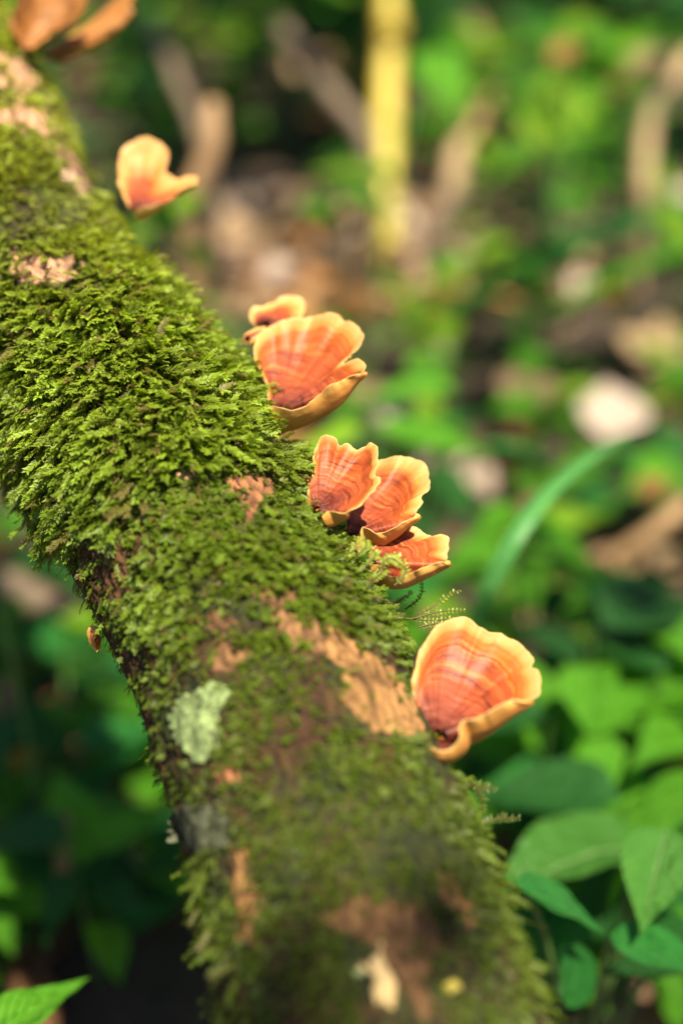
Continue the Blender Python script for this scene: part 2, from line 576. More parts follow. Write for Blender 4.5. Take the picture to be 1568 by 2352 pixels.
bk = bare_mask(G, gx, gy, facing)
nz1 = fbm(LOC * 45, 4, 41)[..., None]; nz2 = fbm(LG * 300, 3, 42)[..., None]
film = np.clip(fbm(LOC * 70, 4, 47)[..., None] * 1.6 + .55, 0, 1)          # algal film on the bark
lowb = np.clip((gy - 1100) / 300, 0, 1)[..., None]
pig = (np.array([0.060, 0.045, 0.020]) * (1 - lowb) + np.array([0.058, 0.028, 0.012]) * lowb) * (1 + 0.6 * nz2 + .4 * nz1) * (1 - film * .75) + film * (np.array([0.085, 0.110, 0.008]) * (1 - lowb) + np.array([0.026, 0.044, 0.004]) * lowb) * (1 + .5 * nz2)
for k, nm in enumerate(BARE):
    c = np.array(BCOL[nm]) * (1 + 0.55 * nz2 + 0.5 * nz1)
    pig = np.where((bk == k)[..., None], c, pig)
pig = pig * (0.35 + 0.65 * np.clip(crk / 0.22, 0, 1))[..., None]
pig = np.clip(pig, 0.01, 0.8)
log_root = empty('fallen_log', tuple(CEN[-1]))
tag(log_root, 'leaning fallen branch log covered in green moss with bare brown bark patches', 'log')
inv = Matrix.Translation(-log_root.location)


def child_np(name, V, F, mat, parent, loc, **kw):
    me = mesh_np(name, np.asarray(V) - np.array(loc), F, mat, **kw)
    return link(name, me, parent)


LL = np.array(log_root.location)
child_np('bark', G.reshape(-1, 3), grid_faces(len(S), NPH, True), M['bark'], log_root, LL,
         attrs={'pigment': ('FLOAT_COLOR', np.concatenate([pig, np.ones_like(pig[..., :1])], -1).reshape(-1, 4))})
from mathutils.bvhtree import BVHTree
step = 2
Gs = G[::step, ::3]
bvh = BVHTree.FromPolygons([tuple(v) for v in Gs.reshape(-1, 3)], [tuple(map(int, f)) for f in grid_faces(Gs.shape[0], Gs.shape[1], True)])


def hit_log(px, py):
    d = at(px, py, 1.0) - CO
    r = bvh.ray_cast(Vector(CO), Vector(d).normalized())
    if r[0] is None:
        # nearest approach of the ray to the log axis
        P = at(np.full(400, float(px)), np.full(400, float(py)), np.linspace(.4, .9, 400))
        D = np.linalg.norm(P[:, None] - AXC[None, ::20], axis=-1).min(1)
        q = P[np.argmin(D)]
        return q, None
    return np.array(r[0]), np.array(r[1])


FUNGI_POLY = []


# ------------------------------------------------------------------ bracket fungi
def fungus(label, org, k, B, bd, rows, margin=.80, nt_=168, nv=46, thick=.0015, ripple=.0005, seed=0, name='bracket_fungus', capmat='cap'):
    """rows: margin points of the cap in traced pixels with a depth offset in mm, and for lips the
    outer fold (silhouette) point; the cap is a fan of curved rays from the foot B to the margin"""
    ox, oy = org
    bx, by = ox + k * B[0], oy + k * B[1]
    P0, _ = hit_log(bx, by)
    d0 = float(project(P0)[2]) + bd * .001
    Bp = at(bx, by, d0)
    Ms, Cs = [], []
    d0 -= .008
    Bp = at(bx, by, d0)
    FUNGI_POLY.append([(ox + k * q[0], oy + k * q[1]) for q in rows] + [(ox + k * q[3], oy + k * q[4]) for q in rows[::-1] if len(q) > 3])
    for row in rows:
        x, y, md = row[:3]
        m = at(ox + k * x, oy + k * y, d0 + md * .001)
        if len(row) > 3:
            sx, sy, sd = row[3:]
            s = at(ox + k * sx, oy + k * sy, d0 + sd * .001)
            c = (s - .16 * Bp - .36 * m) / .48
        else:
            c = Bp * .45 + m * .55
            c = c - CZ * np.linalg.norm(m - Bp) * .24 - CY * np.linalg.norm(m - Bp) * .03
        Ms.append(m); Cs.append(c)
    MC = catmull(np.concatenate([np.array(Ms), np.array(Cs)], 1), nt_)
    Mg, Cg = MC[:, :3], MC[:, 3:]
    arc = np.concatenate([[0], np.cumsum(np.linalg.norm(np.diff(Mg, axis=0), axis=1))])
    arcv = np.stack([arc * 230, arc * 0 + seed * 3.7, arc * 0], -1)
    sc_ = min(1.0, arc[-1] / .11)
    outw = Mg - Bp; outw /= np.linalg.norm(outw, axis=1)[:, None] + 1e-9
    ruff = outw * (fbm(arcv, 3, seed + 50) * .0015 * sc_)[:, None] + CZ * (fbm(arcv * .8 + 7, 3, seed + 51) * .0030 * sc_)[:, None]
    # soften kinks of the control points
    for _ in range(3):
        Cg[1:-1] = (Cg[:-2] + 2 * Cg[1:-1] + Cg[2:]) / 4
    th = np.concatenate([[0], np.cumsum(np.linalg.norm(np.diff(Mg, axis=0), axis=1))])
    v = np.linspace(0.03, 1, nv) ** .9
    v3 = v[None, :, None]
    X = (1 - v3) ** 2 * Bp + 2 * v3 * (1 - v3) * Cg[:, None] + v3 ** 2 * Mg[:, None] + v3 ** 7 * ruff[:, None]

    def normals(X):
        n = np.cross(np.gradient(X, axis=0), np.gradient(X, axis=1))
        return n / (np.linalg.norm(n, axis=-1)[..., None] + 1e-12)
    n = normals(X)
    for _ in range(2):
        n[1:-1, 1:-1] = (n[:-2, 1:-1] + n[2:, 1:-1] + n[1:-1, :-2] + n[1:-1, 2:] + 2 * n[1:-1, 1:-1])
        n /= np.linalg.norm(n, axis=-1)[..., None] + 1e-12
    # the upper face looks to the camera over most of the back wall
    h = nt_ // 3
    if np.mean(np.sum(n[h // 3:h + h // 2, nv // 3:] * (CO - X[h // 3:h + h // 2, nv // 3:]), -1)) < 0: n = -n
    tt = np.stack([th[:, None] * 260 + 0 * v[None], v[None] * 2.2 + 0 * th[:, None], np.full((nt_, nv), seed * 7.3)], -1)
    wav = fbm(tt * .55, 3, seed)
    ring = np.stack([v[None] * 11 + 0 * th[:, None], th[:, None] * 30 + 0 * v[None], np.full((nt_, nv), seed * 3.1)], -1)
    X = X + n * (wav * ripple * 2.4 * v[None] ** 3.5 + vnoise(ring, seed + 3) * .00028)[..., None]
    t = thick * (.75 + .9 * (1 - v)) [None, :, None] * (1 + .25 * wav[..., None])
    t = t * np.clip(.35 + (1 - v) * 7, 0, 1)[None, :, None]
    up = X + n * t * .5; dn_ = X - n * t * .5
    # rounded rim
    out = X[:, -1] - X[:, -2]; out /= np.linalg.norm(out, axis=1)[:, None] + 1e-12
    rr = t[:, -1] * .5
    rim = [X[:, -1] + n[:, -1] * rr * math.cos(a) + out * rr * 1.2 * math.sin(a) for a in (math.pi * .2, math.pi * .4, math.pi * .6, math.pi * .8)]
    z = np.where(v < .9, v * .80 / margin, v)
    z = np.where(v < margin, v * .80 / margin, .80 + (v - margin) / (1 - margin) * .20)
    root = empty(name, tuple(Bp))
    tag(root, label, 'fungus')
    jm = int(np.searchsorted(v, margin))
    spread = (th / max(th[-1], 1e-6) * 2.6 + seed * 5.0)

    def part(nm, cols, zs, mat):
        Vv = np.stack(cols, 1)
        mm = Vv.shape[1]
        F = grid_faces(nt_, mm)
        child = child_np(nm, Vv.reshape(-1, 3), F, M[mat], root, Bp,
                         attrs={'zone': ('FLOAT', np.broadcast_to(np.array(zs), (nt_, mm))),
                                'spread': ('FLOAT', np.tile(spread[:, None], (1, mm)))})
        return child
    dist = np.linalg.norm(X - Bp, axis=-1)
    ring_c = np.clip(dist / np.percentile(np.linalg.norm(Mg - Bp, axis=1), 75), 0, 1.15)
    wv = np.clip((v / margin - .62) / .38, 0, 1); wv = (wv * wv * (3 - 2 * wv))[None]
    zz2 = np.where(v[None] < margin, .80 * ((1 - wv) * np.minimum(ring_c * 1.02, .97) + wv * np.minimum(v / margin, 1)[None]), z[None])
    part('cap', [up[:, j] for j in range(jm + 1)], zz2[:, :jm + 1], capmat)
    part('margin', [up[:, j] for j in range(jm, nv)] + rim, np.concatenate([zz2[:, jm:], np.ones((nt_, 4))], 1), capmat)
    part('underside', [rim[-1]] + [dn_[:, j] for j in range(nv - 1, -1, -1)], [1.0] + list(z[::-1]), 'under' if capmat == 'cap' else capmat)
    return root


# traced pieces: (x, y, depth offset mm [, fold x, fold y, fold depth])
Z2 = ((545.4, 660.3), .2014)
fungus('large flared orange fungus cup with a long curled lower lip, above the cluster of three', *Z2, (470, 1420), 0,
       [(345, 1300, 4), (335, 1120, 6), (265, 950, 9), (185, 800, 12), (190, 660, 15), (300, 500, 19), (480, 400, 23), (700, 352, 26),
        (850, 345, 27), (1000, 297, 27), (1120, 310, 25), (1235, 390, 22), (1290, 380, 20), (1385, 470, 17), (1425, 590, 13),
        (1370, 710, 9), (1270, 800, 5), (1195, 880, 5), (1250, 850, 0), (1370, 812, -3), (1440, 890, -6), (1400, 990, -9, 1420, 1010, -5),
        (1290, 1005, -10, 1340, 1100, -3), (1150, 1080, -10, 1200, 1300, -1), (1040, 1120, -11, 1060, 1405, 0), (950, 1210, -11, 900, 1495, 1),
        (850, 1300, -11, 760, 1565, 1), (750, 1370, -11, 650, 1600, 1), (630, 1402, -11, 550, 1630, 1), (500, 1372, -10, 450, 1680, 1), (380, 1355, -9, 380, 1720, 1), (300, 1400, -6, 330, 1720, 1)],
       margin=.85, seed=2, thick=.0014)
fungus('small pale orange fungus of two rounded lobes, tucked behind the large flared cup', *Z2, (320, 430), 24,
       [(250, 450, 3), (160, 380, 4), (150, 290, 5), (200, 222, 6), (290, 212, 7), (350, 190, 9), (420, 182, 11), (480, 122, 13), (580, 96, 14), (690, 115, 13),
        (765, 200, 10), (750, 290, 6), (700, 350, 2, 700, 380, 4), (560, 400, 0, 570, 440, 3), (400, 440, -1, 430, 480, 2)], margin=.62, seed=5, nt_=110, nv=28, thick=.0022)
fungus('tiny yellow brown fungus stub below the two lobed one at the log edge', *Z2, (110, 600), 14,
       [(60, 610, 0), (70, 560, 2), (130, 510, 3), (220, 465, 4), (310, 450, 4), (300, 500, 0, 310, 520, 2), (220, 560, -1, 230, 600, 1), (130, 620, -1, 140, 640, 1)], margin=.5, seed=6, nt_=70, nv=20, thick=.002)

Z3 = ((677.5, 976.0), .238)
fungus('upright scalloped red orange fungus with fine rings, top of the cluster of three', *Z3, (215, 815), -2,
       [(125, 760, 1), (128, 700, 3), (132, 610, 5), (110, 515, 6), (175, 455, 8), (205, 385, 9), (182, 330, 10), (208, 220, 12), (240, 140, 14), (310, 100, 15), (390, 125, 15),
        (432, 192, 14), (490, 175, 15), (560, 195, 15), (605, 232, 14), (680, 205, 14), (735, 168, 14), (790, 220, 11), (818, 290, 9), (800, 380, 6), (775, 475, 3), (806, 505, 1),
        (790, 590, -2), (720, 680, -5), (650, 765, -7), (570, 822, -8), (490, 862, -8, 500, 880, -5), (400, 852, -8, 430, 925, -4), (320, 846, -8, 370, 965, -3), (262, 885, -7, 310, 965, -3)],
       margin=.91, seed=3, thick=.0013, ripple=.0007)
fungus('broad fungus with a wide pale yellow margin, middle of the cluster of three', *Z3, (500, 1085), 3,
       [(520, 720, 8), (640, 520, 12), (740, 390, 16), (830, 328, 19), (960, 316, 21), (1060, 308, 22), (1170, 332, 21), (1240, 390, 18), (1278, 470, 15), (1300, 570, 11), (1270, 640, 8),
        (1232, 665, 5), (1216, 740, 2), (1178, 810, -1), (1150, 880, -4, 1165, 900, -1), (1060, 932, -6, 1065, 975, -1), (960, 986, -7, 1000, 1050, 0), (860, 1030, -7, 920, 1105, 1), (780, 1045, -7, 850, 1150, 1),
        (715, 1022, -6, 780, 1180, 2), (660, 985, -4, 730, 1190, 2), (640, 1010, -4, 690, 1190, 2), (640, 1100, -4, 650, 1200, 2), (600, 1160, -4, 600, 1215, 2), (500, 1158, -3, 500, 1225, 2), (410, 1156, -2, 430, 1220, 2)],
       margin=.80, seed=4, thick=.0014)
fungus('shallow folded fungus bowl behind the moss sprigs, bottom of the cluster of three', *Z3, (700, 1320), 3,
       [(720, 1230, 5), (800, 1130, 8), (900, 1040, 12), (1000, 985, 15), (1080, 972, 17), (1160, 990, 17), (1230, 1035, 16), (1285, 1062, 15), (1340, 1086, 14), (1385, 1055, 13), (1450, 1076, 10), (1472, 1160, 6),
        (1466, 1270, 1), (1440, 1320, -3, 1440, 1345, -1), (1380, 1326, -5, 1395, 1390, 0), (1290, 1366, -6, 1305, 1440, 1), (1210, 1378, -7, 1210, 1490, 1), (1130, 1430, -7, 1120, 1535, 2),
        (1030, 1476, -7, 1015, 1568, 2), (930, 1476, -7, 920, 1570, 2), (850, 1460, -6, 850, 1560, 2), (835, 1410, -5, 800, 1540, 2), (800, 1350, -4, 760, 1510, 2), (740, 1352, -2, 720, 1470, 2)],
       margin=.82, seed=8, thick=.0013)

Z4 = ((861.1, 1349.0), .2929)
fungus('single deep orange fungus cup with dark rings, beside the tan bare wood patch', *Z4, (480, 1175), -2,
       [(350, 1090, 2), (305, 960, 5), (288, 820, 8), (295, 680, 11), (335, 555, 14), (400, 420, 18), (480, 305, 22), (570, 252, 24), (700, 250, 25), (800, 300, 24), (900, 358, 23), (1000, 375, 22), (1100, 425, 20),
        (1180, 490, 17), (1232, 560, 14), (1222, 615, 11), (1272, 680, 8), (1286, 770, 4), (1250, 850, 0), (1170, 885, -4, 1190, 920, -1), (1060, 905, -7, 1080, 990, 0), (950, 945, -9, 960, 1085, 1), (850, 1010, -10, 860, 1150, 2), (760, 1042, -10, 770, 1185, 2),
        (695, 1038, -9, 730, 1215, 2), (652, 1090, -9, 715, 1250, 2), (662, 1170, -10, 690, 1290, 1), (640, 1230, -11, 640, 1330, 0), (560, 1292, -12, 570, 1358, -2), (500, 1302, -12, 500, 1372, -3), (440, 1268, -10, 440, 1375, -3), (392, 1285, -8, 400, 1375, -3)],
       margin=.86, seed=1, thick=.0022)

Z1 = ((0.0, 0.0), .366)
fungus('small pale orange notched fungus standing alone on the upper log edge', *Z1, (850, 1330), 0,
       [(805, 1300, 3), (750, 1160, 7), (745, 1030, 11), (770, 930, 14), (840, 885, 17), (910, 870, 18), (990, 892, 17), (1045, 940, 15), (1060, 1000, 12), (1035, 1060, 9), (1070, 1110, 7),
        (1110, 1132, 5), (1160, 1102, 4), (1230, 1110, 1), (1215, 1150, -3, 1200, 1180, 0), (1130, 1205, -5, 1120, 1235, 1), (1040, 1258, -6, 1020, 1300, 1), (960, 1290, -6, 950, 1342, 1), (890, 1305, -6, 900, 1370, 1), (842, 1335, -5, 865, 1380, 1)],
       margin=.52, seed=9, thick=.0014)  # wide pale margin puts the overexposed light into the colour
fungus('brownish orange fungus shelf overhanging another at the upper end of the log', *Z1, (140, 320), -6,
       [(80, 200, -8), (72, 100, -10), (100, 30, -10), (150, -60, -6), (260, -140, 0), (400, -160, 4), (520, -100, 4), (540, 0, 0), (470, 110, -4), (380, 180, -8), (280, 240, -10), (190, 300, -8)], margin=.55, seed=12, thick=.002, capmat='darker', ripple=.0014, nt_=110, nv=30)
fungus('shaded curled fungus with an orange lower lip, under the shelf at the upper log end', *Z1, (230, 350), 6,
       [(340, 335, 4), (450, 255, 7), (560, 180, 9), (660, 100, 10), (735, 20, 10), (790, -70, 9), (835, -20, 4), (800, 60, 0, 800, 100, 3), (745, 130, -2, 740, 180, 3), (660, 205, -4, 660, 250, 3), (550, 270, -5, 550, 312, 3), (450, 315, -5, 450, 352, 2), (360, 350, -4, 370, 385, 2)], margin=.6, seed=13, thick=.002, capmat='darker', ripple=.0014, nt_=110, nv=30)
fungus('tiny yellowish brown fungus shelf low on the dark underside of the log', (0, 0), 1.0, (226, 1470), 6,
       [(224, 1440, 6), (212, 1438, 8), (204, 1446, 9), (206, 1466, 9), (214, 1485, 8), (226, 1496, 6)], margin=.6, seed=14, capmat='under', thick=.0018, nt_=50, nv=16)


# ------------------------------------------------------------------ moss
def frond(nleaf, L, lw, ll, curl, seed, branch=0):
    """a leafy moss shoot along +y, lifting in +z; returns verts, tris, tip parameter"""
    r = np.random.default_rng(seed)
    V, F, tp = [], [], []
    def spine(t, off=0.0):
        return np.array([off * 0.3 * L * t * t, L * (t - 0.15 * curl * t * t), L * (0.32 * t - curl * 0.55 * t * t)])
    # stem strip
    m = 4
    for i in range(m + 1):
        t = i / m; p = spine(t)
        w = 0.035 * lw * L * (1.1 - t)
        V += [p + [w, 0, 0], p - [w, 0, 0]]; tp += [t, t]
    for i in range(m):
        a = 2 * i
        F += [(a, a + 1, a + 3), (a, a + 3, a + 2)]
    for i in range(nleaf):
        t = 0.12 + 0.88 * i / nleaf
        p = spine(t)
        s = 1 if i % 2 else -1
        sz = ll * L * (0.75 + 0.5 * math.sin(math.pi * (0.15 + 0.75 * t))) * r.uniform(.75, 1.2)
        an = r.uniform(0.5, 1.05)
        dv = np.array([s * math.sin(an), math.cos(an), r.uniform(-0.1, 0.5)])
        dv /= np.linalg.norm(dv)
        sd = np.cross(dv, [0, 0, 1.0]); sd /= np.linalg.norm(sd)
        n = np.cross(sd, dv)
        b = len(V)
        hw = sz * 0.22
        V += [p, p + dv * sz * .45 + sd * hw + n * sz * .12, p + dv * sz, p + dv * sz * .45 - sd * hw + n * sz * .12]
        tp += [t * .8, t, min(1, t + .15), t]
        F += [(b, b + 1, b + 2), (b, b + 2, b + 3)]
    return np.array(V), np.array(F), np.array(tp)


def scatter(name, temps, P, NRM, D, size, colA, colB, lift, parent=None, rs=5):
    """place shoots: templates x per-shoot frame; one joined mesh"""
    r = np.random.default_rng(rs)
    n = len(P)
    which = r.integers(0, len(temps), n)
    Dt = D - np.sum(D * NRM, -1)[:, None] * NRM
    Dt /= np.linalg.norm(Dt, axis=1)[:, None] + 1e-9
    Yv = Dt * np.cos(lift)[:, None] + NRM * np.sin(lift)[:, None]
    Zv = NRM * np.cos(lift)[:, None] - Dt * np.sin(lift)[:, None]
    Xv = np.cross(Yv, Zv)
    rl = r.normal(0, .5, n)
    Xr = Xv * np.cos(rl)[:, None] + Zv * np.sin(rl)[:, None]
    Zr = np.cross(Xr, Yv)
    VV, FF, CC, off = [], [], [], 0
    for k, (tv, tf, tt) in enumerate(temps):
        ix = np.nonzero(which == k)[0]
        if not len(ix): continue
        v = (tv[None, :, 0, None] * Xr[ix, None] + tv[None, :, 1, None] * Yv[ix, None] + tv[None, :, 2, None] * Zr[ix, None]) * size[ix, None, None] + P[ix, None]
        c = colA[ix, None] * (1 - tt[None, :, None]) + colB[ix, None] * tt[None, :, None]
        f = tf[None] + (np.arange(len(ix)) * len(tv))[:, None, None] + off
        VV.append(v.reshape(-1, 3)); FF.append(f.reshape(-1, 3)); CC.append(c.reshape(-1, 3))
        off += v.shape[0] * v.shape[1]
    V = np.concatenate(VV); F = np.concatenate(FF); C = np.concatenate(CC)
    C = np.concatenate([np.clip(C, 0.004, .9), np.ones((len(C), 1))], 1)
    o = link(name, mesh_np(name, V, F, M['moss'], smooth=False, attrs={'pigment': ('FLOAT_COLOR', C)}), parent)
    return o


FEATHER = [frond(26, 1, .8, 0.15, random.uniform(-.1, .45), 100 + i) for i in range(8)]
FERN = [frond(16, 1, .9, 0.185, random.uniform(-.2, .6), 200 + i) for i in range(6)]
VELVET = [frond(7, 1, 1, 0.46, random.uniform(0, .5), 300 + i) for i in range(6)]

i0, i1 = 60, 700                      # finely meshed stretch of the log


def sample_log(n, seed):
    r = np.random.default_rng(seed)
    a = r.uniform(i0 - 12, i1 + 8, n); b = r.uniform(0, NPH, n)
    ai = np.clip(a.astype(int), 0, len(S) - 2); bi = b.astype(int) % NPH
    af = (a - ai)[:, None]; bf = (b - np.floor(b))[:, None]; bj = (bi + 1) % NPH
    P = (G[ai, bi] * (1 - af) + G[ai + 1, bi] * af) * (1 - bf) + (G[ai, bj] * (1 - af) + G[ai + 1, bj] * af) * bf
    Nn = DIR[ai, bi]
    f = np.sum(Nn * (CO - P), -1) / np.linalg.norm(CO - P, axis=-1)
    x, y, d = project(P)
    return P, Nn, x, y, d, f, bk[ai, bi]


FEATHER_ZONE = [(-400, 560), (170, 640), (330, 560), (450, 560), (700, 700), (740, 1000), (640, 1070), (420, 1055), (330, 1090), (300, 1180), (230, 1200), (60, 1240), (-400, 1100)]
VELVET_ZONE = [(330, 1080), (430, 1070), (560, 1130), (545, 1190), (640, 1260), (560, 1340), (420, 1300), (300, 1260), (285, 1170)]
FERN_ZONE = [(560, 1190), (640, 1070), (760, 1130), (1010, 1350), (1030, 1480), (960, 1560), (880, 1480), (780, 1420), (640, 1330), (420, 1330), (330, 1260), (430, 1220)]
LICHEN_GREEN = [(395, 1640), (412, 1600), (455, 1590), (480, 1572), (530, 1572), (525, 1605), (498, 1640), (512, 1680), (490, 1735), (450, 1742), (412, 1712), (400, 1680)]
LICHEN_GREY = [(400, 1872), (440, 1848), (500, 1860), (522, 1895), (510, 1945), (450, 1955), (402, 1930)]
FLAKE = [(122, 378), (150, 372), (180, 400), (192, 430), (210, 465), (190, 462), (165, 420), (135, 410)]
pieces_keep = [LICHEN_GREEN, LICHEN_GREY, FLAKE, [(800, 2170), (935, 2170), (935, 2345), (840, 2345)]]


def lay(kind, n, seed):
    P, Nn, x, y, d, f, bare = sample_log(n, seed)
    rj = np.random.default_rng(seed + 9)
    bare = bare_mask(P, x + rj.normal(0, 13, n), y + rj.normal(0, 13, n), f)
    w = fbm(P * 90, 3, 5)
    wx, wy = x + w * 45, y + fbm(P * 90 + 5, 3, 6) * 45
    front = f > -0.15
    fz = in_poly(wx, wy, FEATHER_ZONE) & (f > -0.5)
    vz = in_poly(wx, wy, VELVET_ZONE) & front
    ez = in_poly(wx, wy, FERN_ZONE) & (f > -0.4)
    patchy = fbm(P * 55, 4, 8)
    u = np.random.default_rng(seed + 1).uniform(0, 1, n)
    dens = np.zeros(n)
    low = np.clip((y - 1350) / 500, 0, 1)
    if kind == 'feather':
        dens = np.where(fz, 1.0, 0.0)
        dens = np.where(~fz & ~vz & ~ez & (y < 640), np.clip(0.20 + patchy * 0.7 + (x - 150) / 500, 0.03, .75), dens)
        dens = np.where(~fz & (y > 1900) & (np.abs(f) < .5), .10, dens)
    elif kind == 'fern':
        dens = np.where(ez, 1.0, 0.0)
        dens = np.where(~fz & ~vz & ~ez & (y > 1150), np.clip(0.22 + patchy * 0.7 + ((f < .35) & (Nn[:, 0] > 0)) * .25, 0.01, .6), dens)
        dens = np.where(~fz & (y < 600), np.clip(.35 + patchy * .8, .08, .8), dens)
    else:
        dens = np.where(vz, 1.0, np.where(fz, .25, np.where(ez, .55, np.clip(.74 + patchy * 2.0, .06, 1))))
    dens = np.where(bare >= 0, dens * np.where(bare == 4, .15, .05), dens)
    for p in pieces_keep:
        dens = np.where(in_poly(x, y, p) & front, 0, dens)
    reach = {'feather': .008, 'fern': .006, 'velvet': .002}[kind]
    qx, qy, _ = project(P + Nn * reach)
    for p in FUNGI_POLY:
        dens = np.where(in_poly(x, y, p) | in_poly(qx, qy, p), 0, dens)
    dens *= np.where(f < -0.25, .45, 1.0)
    dens *= np.where((y > 1230) & (Nn[:, 2] < -.25), .18, 1.0)
    k = u < dens
    return P[k], Nn[k], x[k], y[k], f[k], k.sum(), low[k], patchy[k]


def moss_layer(kind, n, seed, temps, lo, hi, label):
    P, Nn, x, y, f, m, low, patchy = lay(kind, n, seed)
    r = np.random.default_rng(seed + 3)
    D = np.array([0, -0.25, -1.0])[None] + T[300][None] * 0.45 + r.normal(0, .42, (m, 3))
    size = r.uniform(lo, hi, m)
    if kind == 'feather':
        size *= np.where(y < 600, .7, 1.0) * np.where(y > 1900, .75, 1)
    lift = r.normal(.42, .25, m)
    if kind != 'feather':
        size *= np.where(y > 1480, .72, 1.0)
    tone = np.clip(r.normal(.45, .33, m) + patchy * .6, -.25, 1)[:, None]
    tone = np.clip(tone + np.clip((700 - y) / 900, 0, .45)[:, None], 0, 1.25)  # raised further towards the upper end, sunlight put into the tone
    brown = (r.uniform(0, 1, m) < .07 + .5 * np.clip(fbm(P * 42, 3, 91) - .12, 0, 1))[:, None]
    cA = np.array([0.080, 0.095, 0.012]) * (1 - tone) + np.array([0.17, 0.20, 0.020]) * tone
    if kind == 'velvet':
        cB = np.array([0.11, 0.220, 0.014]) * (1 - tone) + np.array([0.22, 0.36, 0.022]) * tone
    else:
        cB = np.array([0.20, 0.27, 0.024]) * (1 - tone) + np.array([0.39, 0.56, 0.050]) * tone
    sunny = np.clip((760 - y) / 400, 0, .7)[:, None]     # yellower, brighter towards the upper end: sunlight put into the colour
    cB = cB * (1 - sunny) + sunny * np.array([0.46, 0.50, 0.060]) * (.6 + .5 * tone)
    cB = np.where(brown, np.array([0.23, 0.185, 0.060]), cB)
    shift = np.clip((y - 980) / 250, 0, .62)[:, None]   # deeper green from the middle of the log down
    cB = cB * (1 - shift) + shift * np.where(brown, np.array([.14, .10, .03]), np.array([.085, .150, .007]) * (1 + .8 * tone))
    darker = (low * .45)[:, None]                     # dim light on the lower length put into the moss colour
    cA = cA * (1 - darker * .5); cB = cB * (1 - darker) + darker * np.array([0.060, 0.105, 0.008])
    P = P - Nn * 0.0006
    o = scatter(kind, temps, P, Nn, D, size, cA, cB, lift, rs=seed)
    o.name = {'feather': 'feather_moss', 'fern': 'fern_moss', 'velvet': 'cushion_moss'}[kind]
    tag(o, label, 'moss', kind='stuff')
    return m


nm1 = moss_layer('feather', 46000, 501, FEATHER, .009, .0175, 'long shaggy yellow green feather moss hanging off the log')
nm2 = moss_layer('fern', 52000, 601, FERN, .0050, .0100, 'small branching fern like moss around the fungus cluster and lower log')
nm3 = moss_layer('velvet', 100000, 701, VELVET, .0024, .0052, 'short dense dark green cushion moss coating the bark')
print('moss', nm1, nm2, nm3)


# ------------------------------------------------------------------ longer sprigs standing clear of the moss
def sprig(pts, d, label, seed, lw=.0025, tint=(1, 1, 1)):
    r = np.random.default_rng(seed)
    P = catmull(np.array([at(x, y, d + k * .002) for k, (x, y) in enumerate(pts)]), 26)
    V, F = tube_np(P, np.linspace(.00038, .00016, 26), 5)
    e = empty('moss_sprig', tuple(P[0])); tag(e, label, 'moss', 'sprigs of moss by the fungi')
    C = np.tile([.16, .13, .03, 1.0], (len(V), 1))
    child_np('stem', V, F, M['moss'], e, P[0], attrs={'pigment': ('FLOAT_COLOR', C)})
    LV, LF, LC = [], [], []
    Tt = np.gradient(P, axis=0); Tt /= np.linalg.norm(Tt, axis=1)[:, None]
    for i in range(3, 26, 2):
        for sd in (-1, 1):
            if r.uniform() < .12: continue
            side = np.cross(Tt[i], CZ); side /= np.linalg.norm(side)
            dv = side * sd * 1.0 + Tt[i] * .5 + CZ * r.uniform(-.4, .5); dv /= np.linalg.norm(dv)
            l = lw * r.uniform(.7, 1.25) * (.55 + .45 * math.sin(math.pi * i / 26)); w = np.cross(dv, CZ); w /= np.linalg.norm(w)
            b = len(LV)
            LV += [P[i], P[i] + dv * l * .45 + w * l * .26, P[i] + dv * l, P[i] + dv * l * .45 - w * l * .26]
            LF.append((b, b + 1, b + 2, b + 3))
            g = r.uniform(.75, 1.2)
            LC += [(.30 * g * tint[0], .38 * g * tint[1], .04 * tint[2], 1)] * 4
    o = child_np('leaf', np.array(LV), np.array(LF), M['moss'], e, P[0], smooth=False, attrs={'pigment': ('FLOAT_COLOR', np.array(LC))})
    o['kind'] = 'stuff'


SPR = [([(905, 1345), (930, 1318), (926, 1290), (905, 1272)], 0.544), ([(845, 1340), (880, 1310), (900, 1275)], 0.544), ([(870, 1300), (895, 1282), (925, 1300)], 0.542),
       ([(780, 1275), (812, 1265), (818, 1235)], 0.544), ([(820, 1275), (840, 1255), (838, 1232)], 0.544), ([(760, 1225), (735, 1205), (725, 1180)], 0.552),
       ([(700, 1130), (712, 1100), (730, 1070)], .590), ([(640, 1110), (660, 1075), (690, 1045)], .594), ([(840, 1300), (862, 1272), (850, 1258)], 0.544)]
for i, (p, d) in enumerate(SPR):
    sprig(p, d, 'yellow green leafy moss sprig rising in front of the cluster of fungi', 40 + i)
SPR2 = [([(930, 1400), (965, 1370), (970, 1340), (962, 1315)], .575), ([(960, 1410), (1000, 1390), (1030, 1365), (1055, 1355)], .57), ([(950, 1420), (1010, 1405), (1065, 1402)], .57),
        ([(930, 1420), (990, 1425), (1050, 1418)], .57), ([(960, 1440), (1010, 1432), (1040, 1440)], .565), ([(900, 1390), (925, 1375), (945, 1360)], .575)]
for i, (p, d) in enumerate(SPR2):
    sprig(p, d, 'thin wiry moss sprig reaching out between the cluster and the deep orange cup', 60 + i, .0017)
SPR3 = [([(1050, 1800), (1090, 1805), (1140, 1812)], .535), ([(1080, 1790), (1105, 1830), (1108, 1880)], .535), ([(1090, 1900), (1140, 1880), (1190, 1878)], .53)]
for i, (p, d) in enumerate(SPR3):
    sprig(p, d, 'ragged dark moss sprig hanging off the log below the deep orange cup', 80 + i, .0026, (.3, .35, .5))


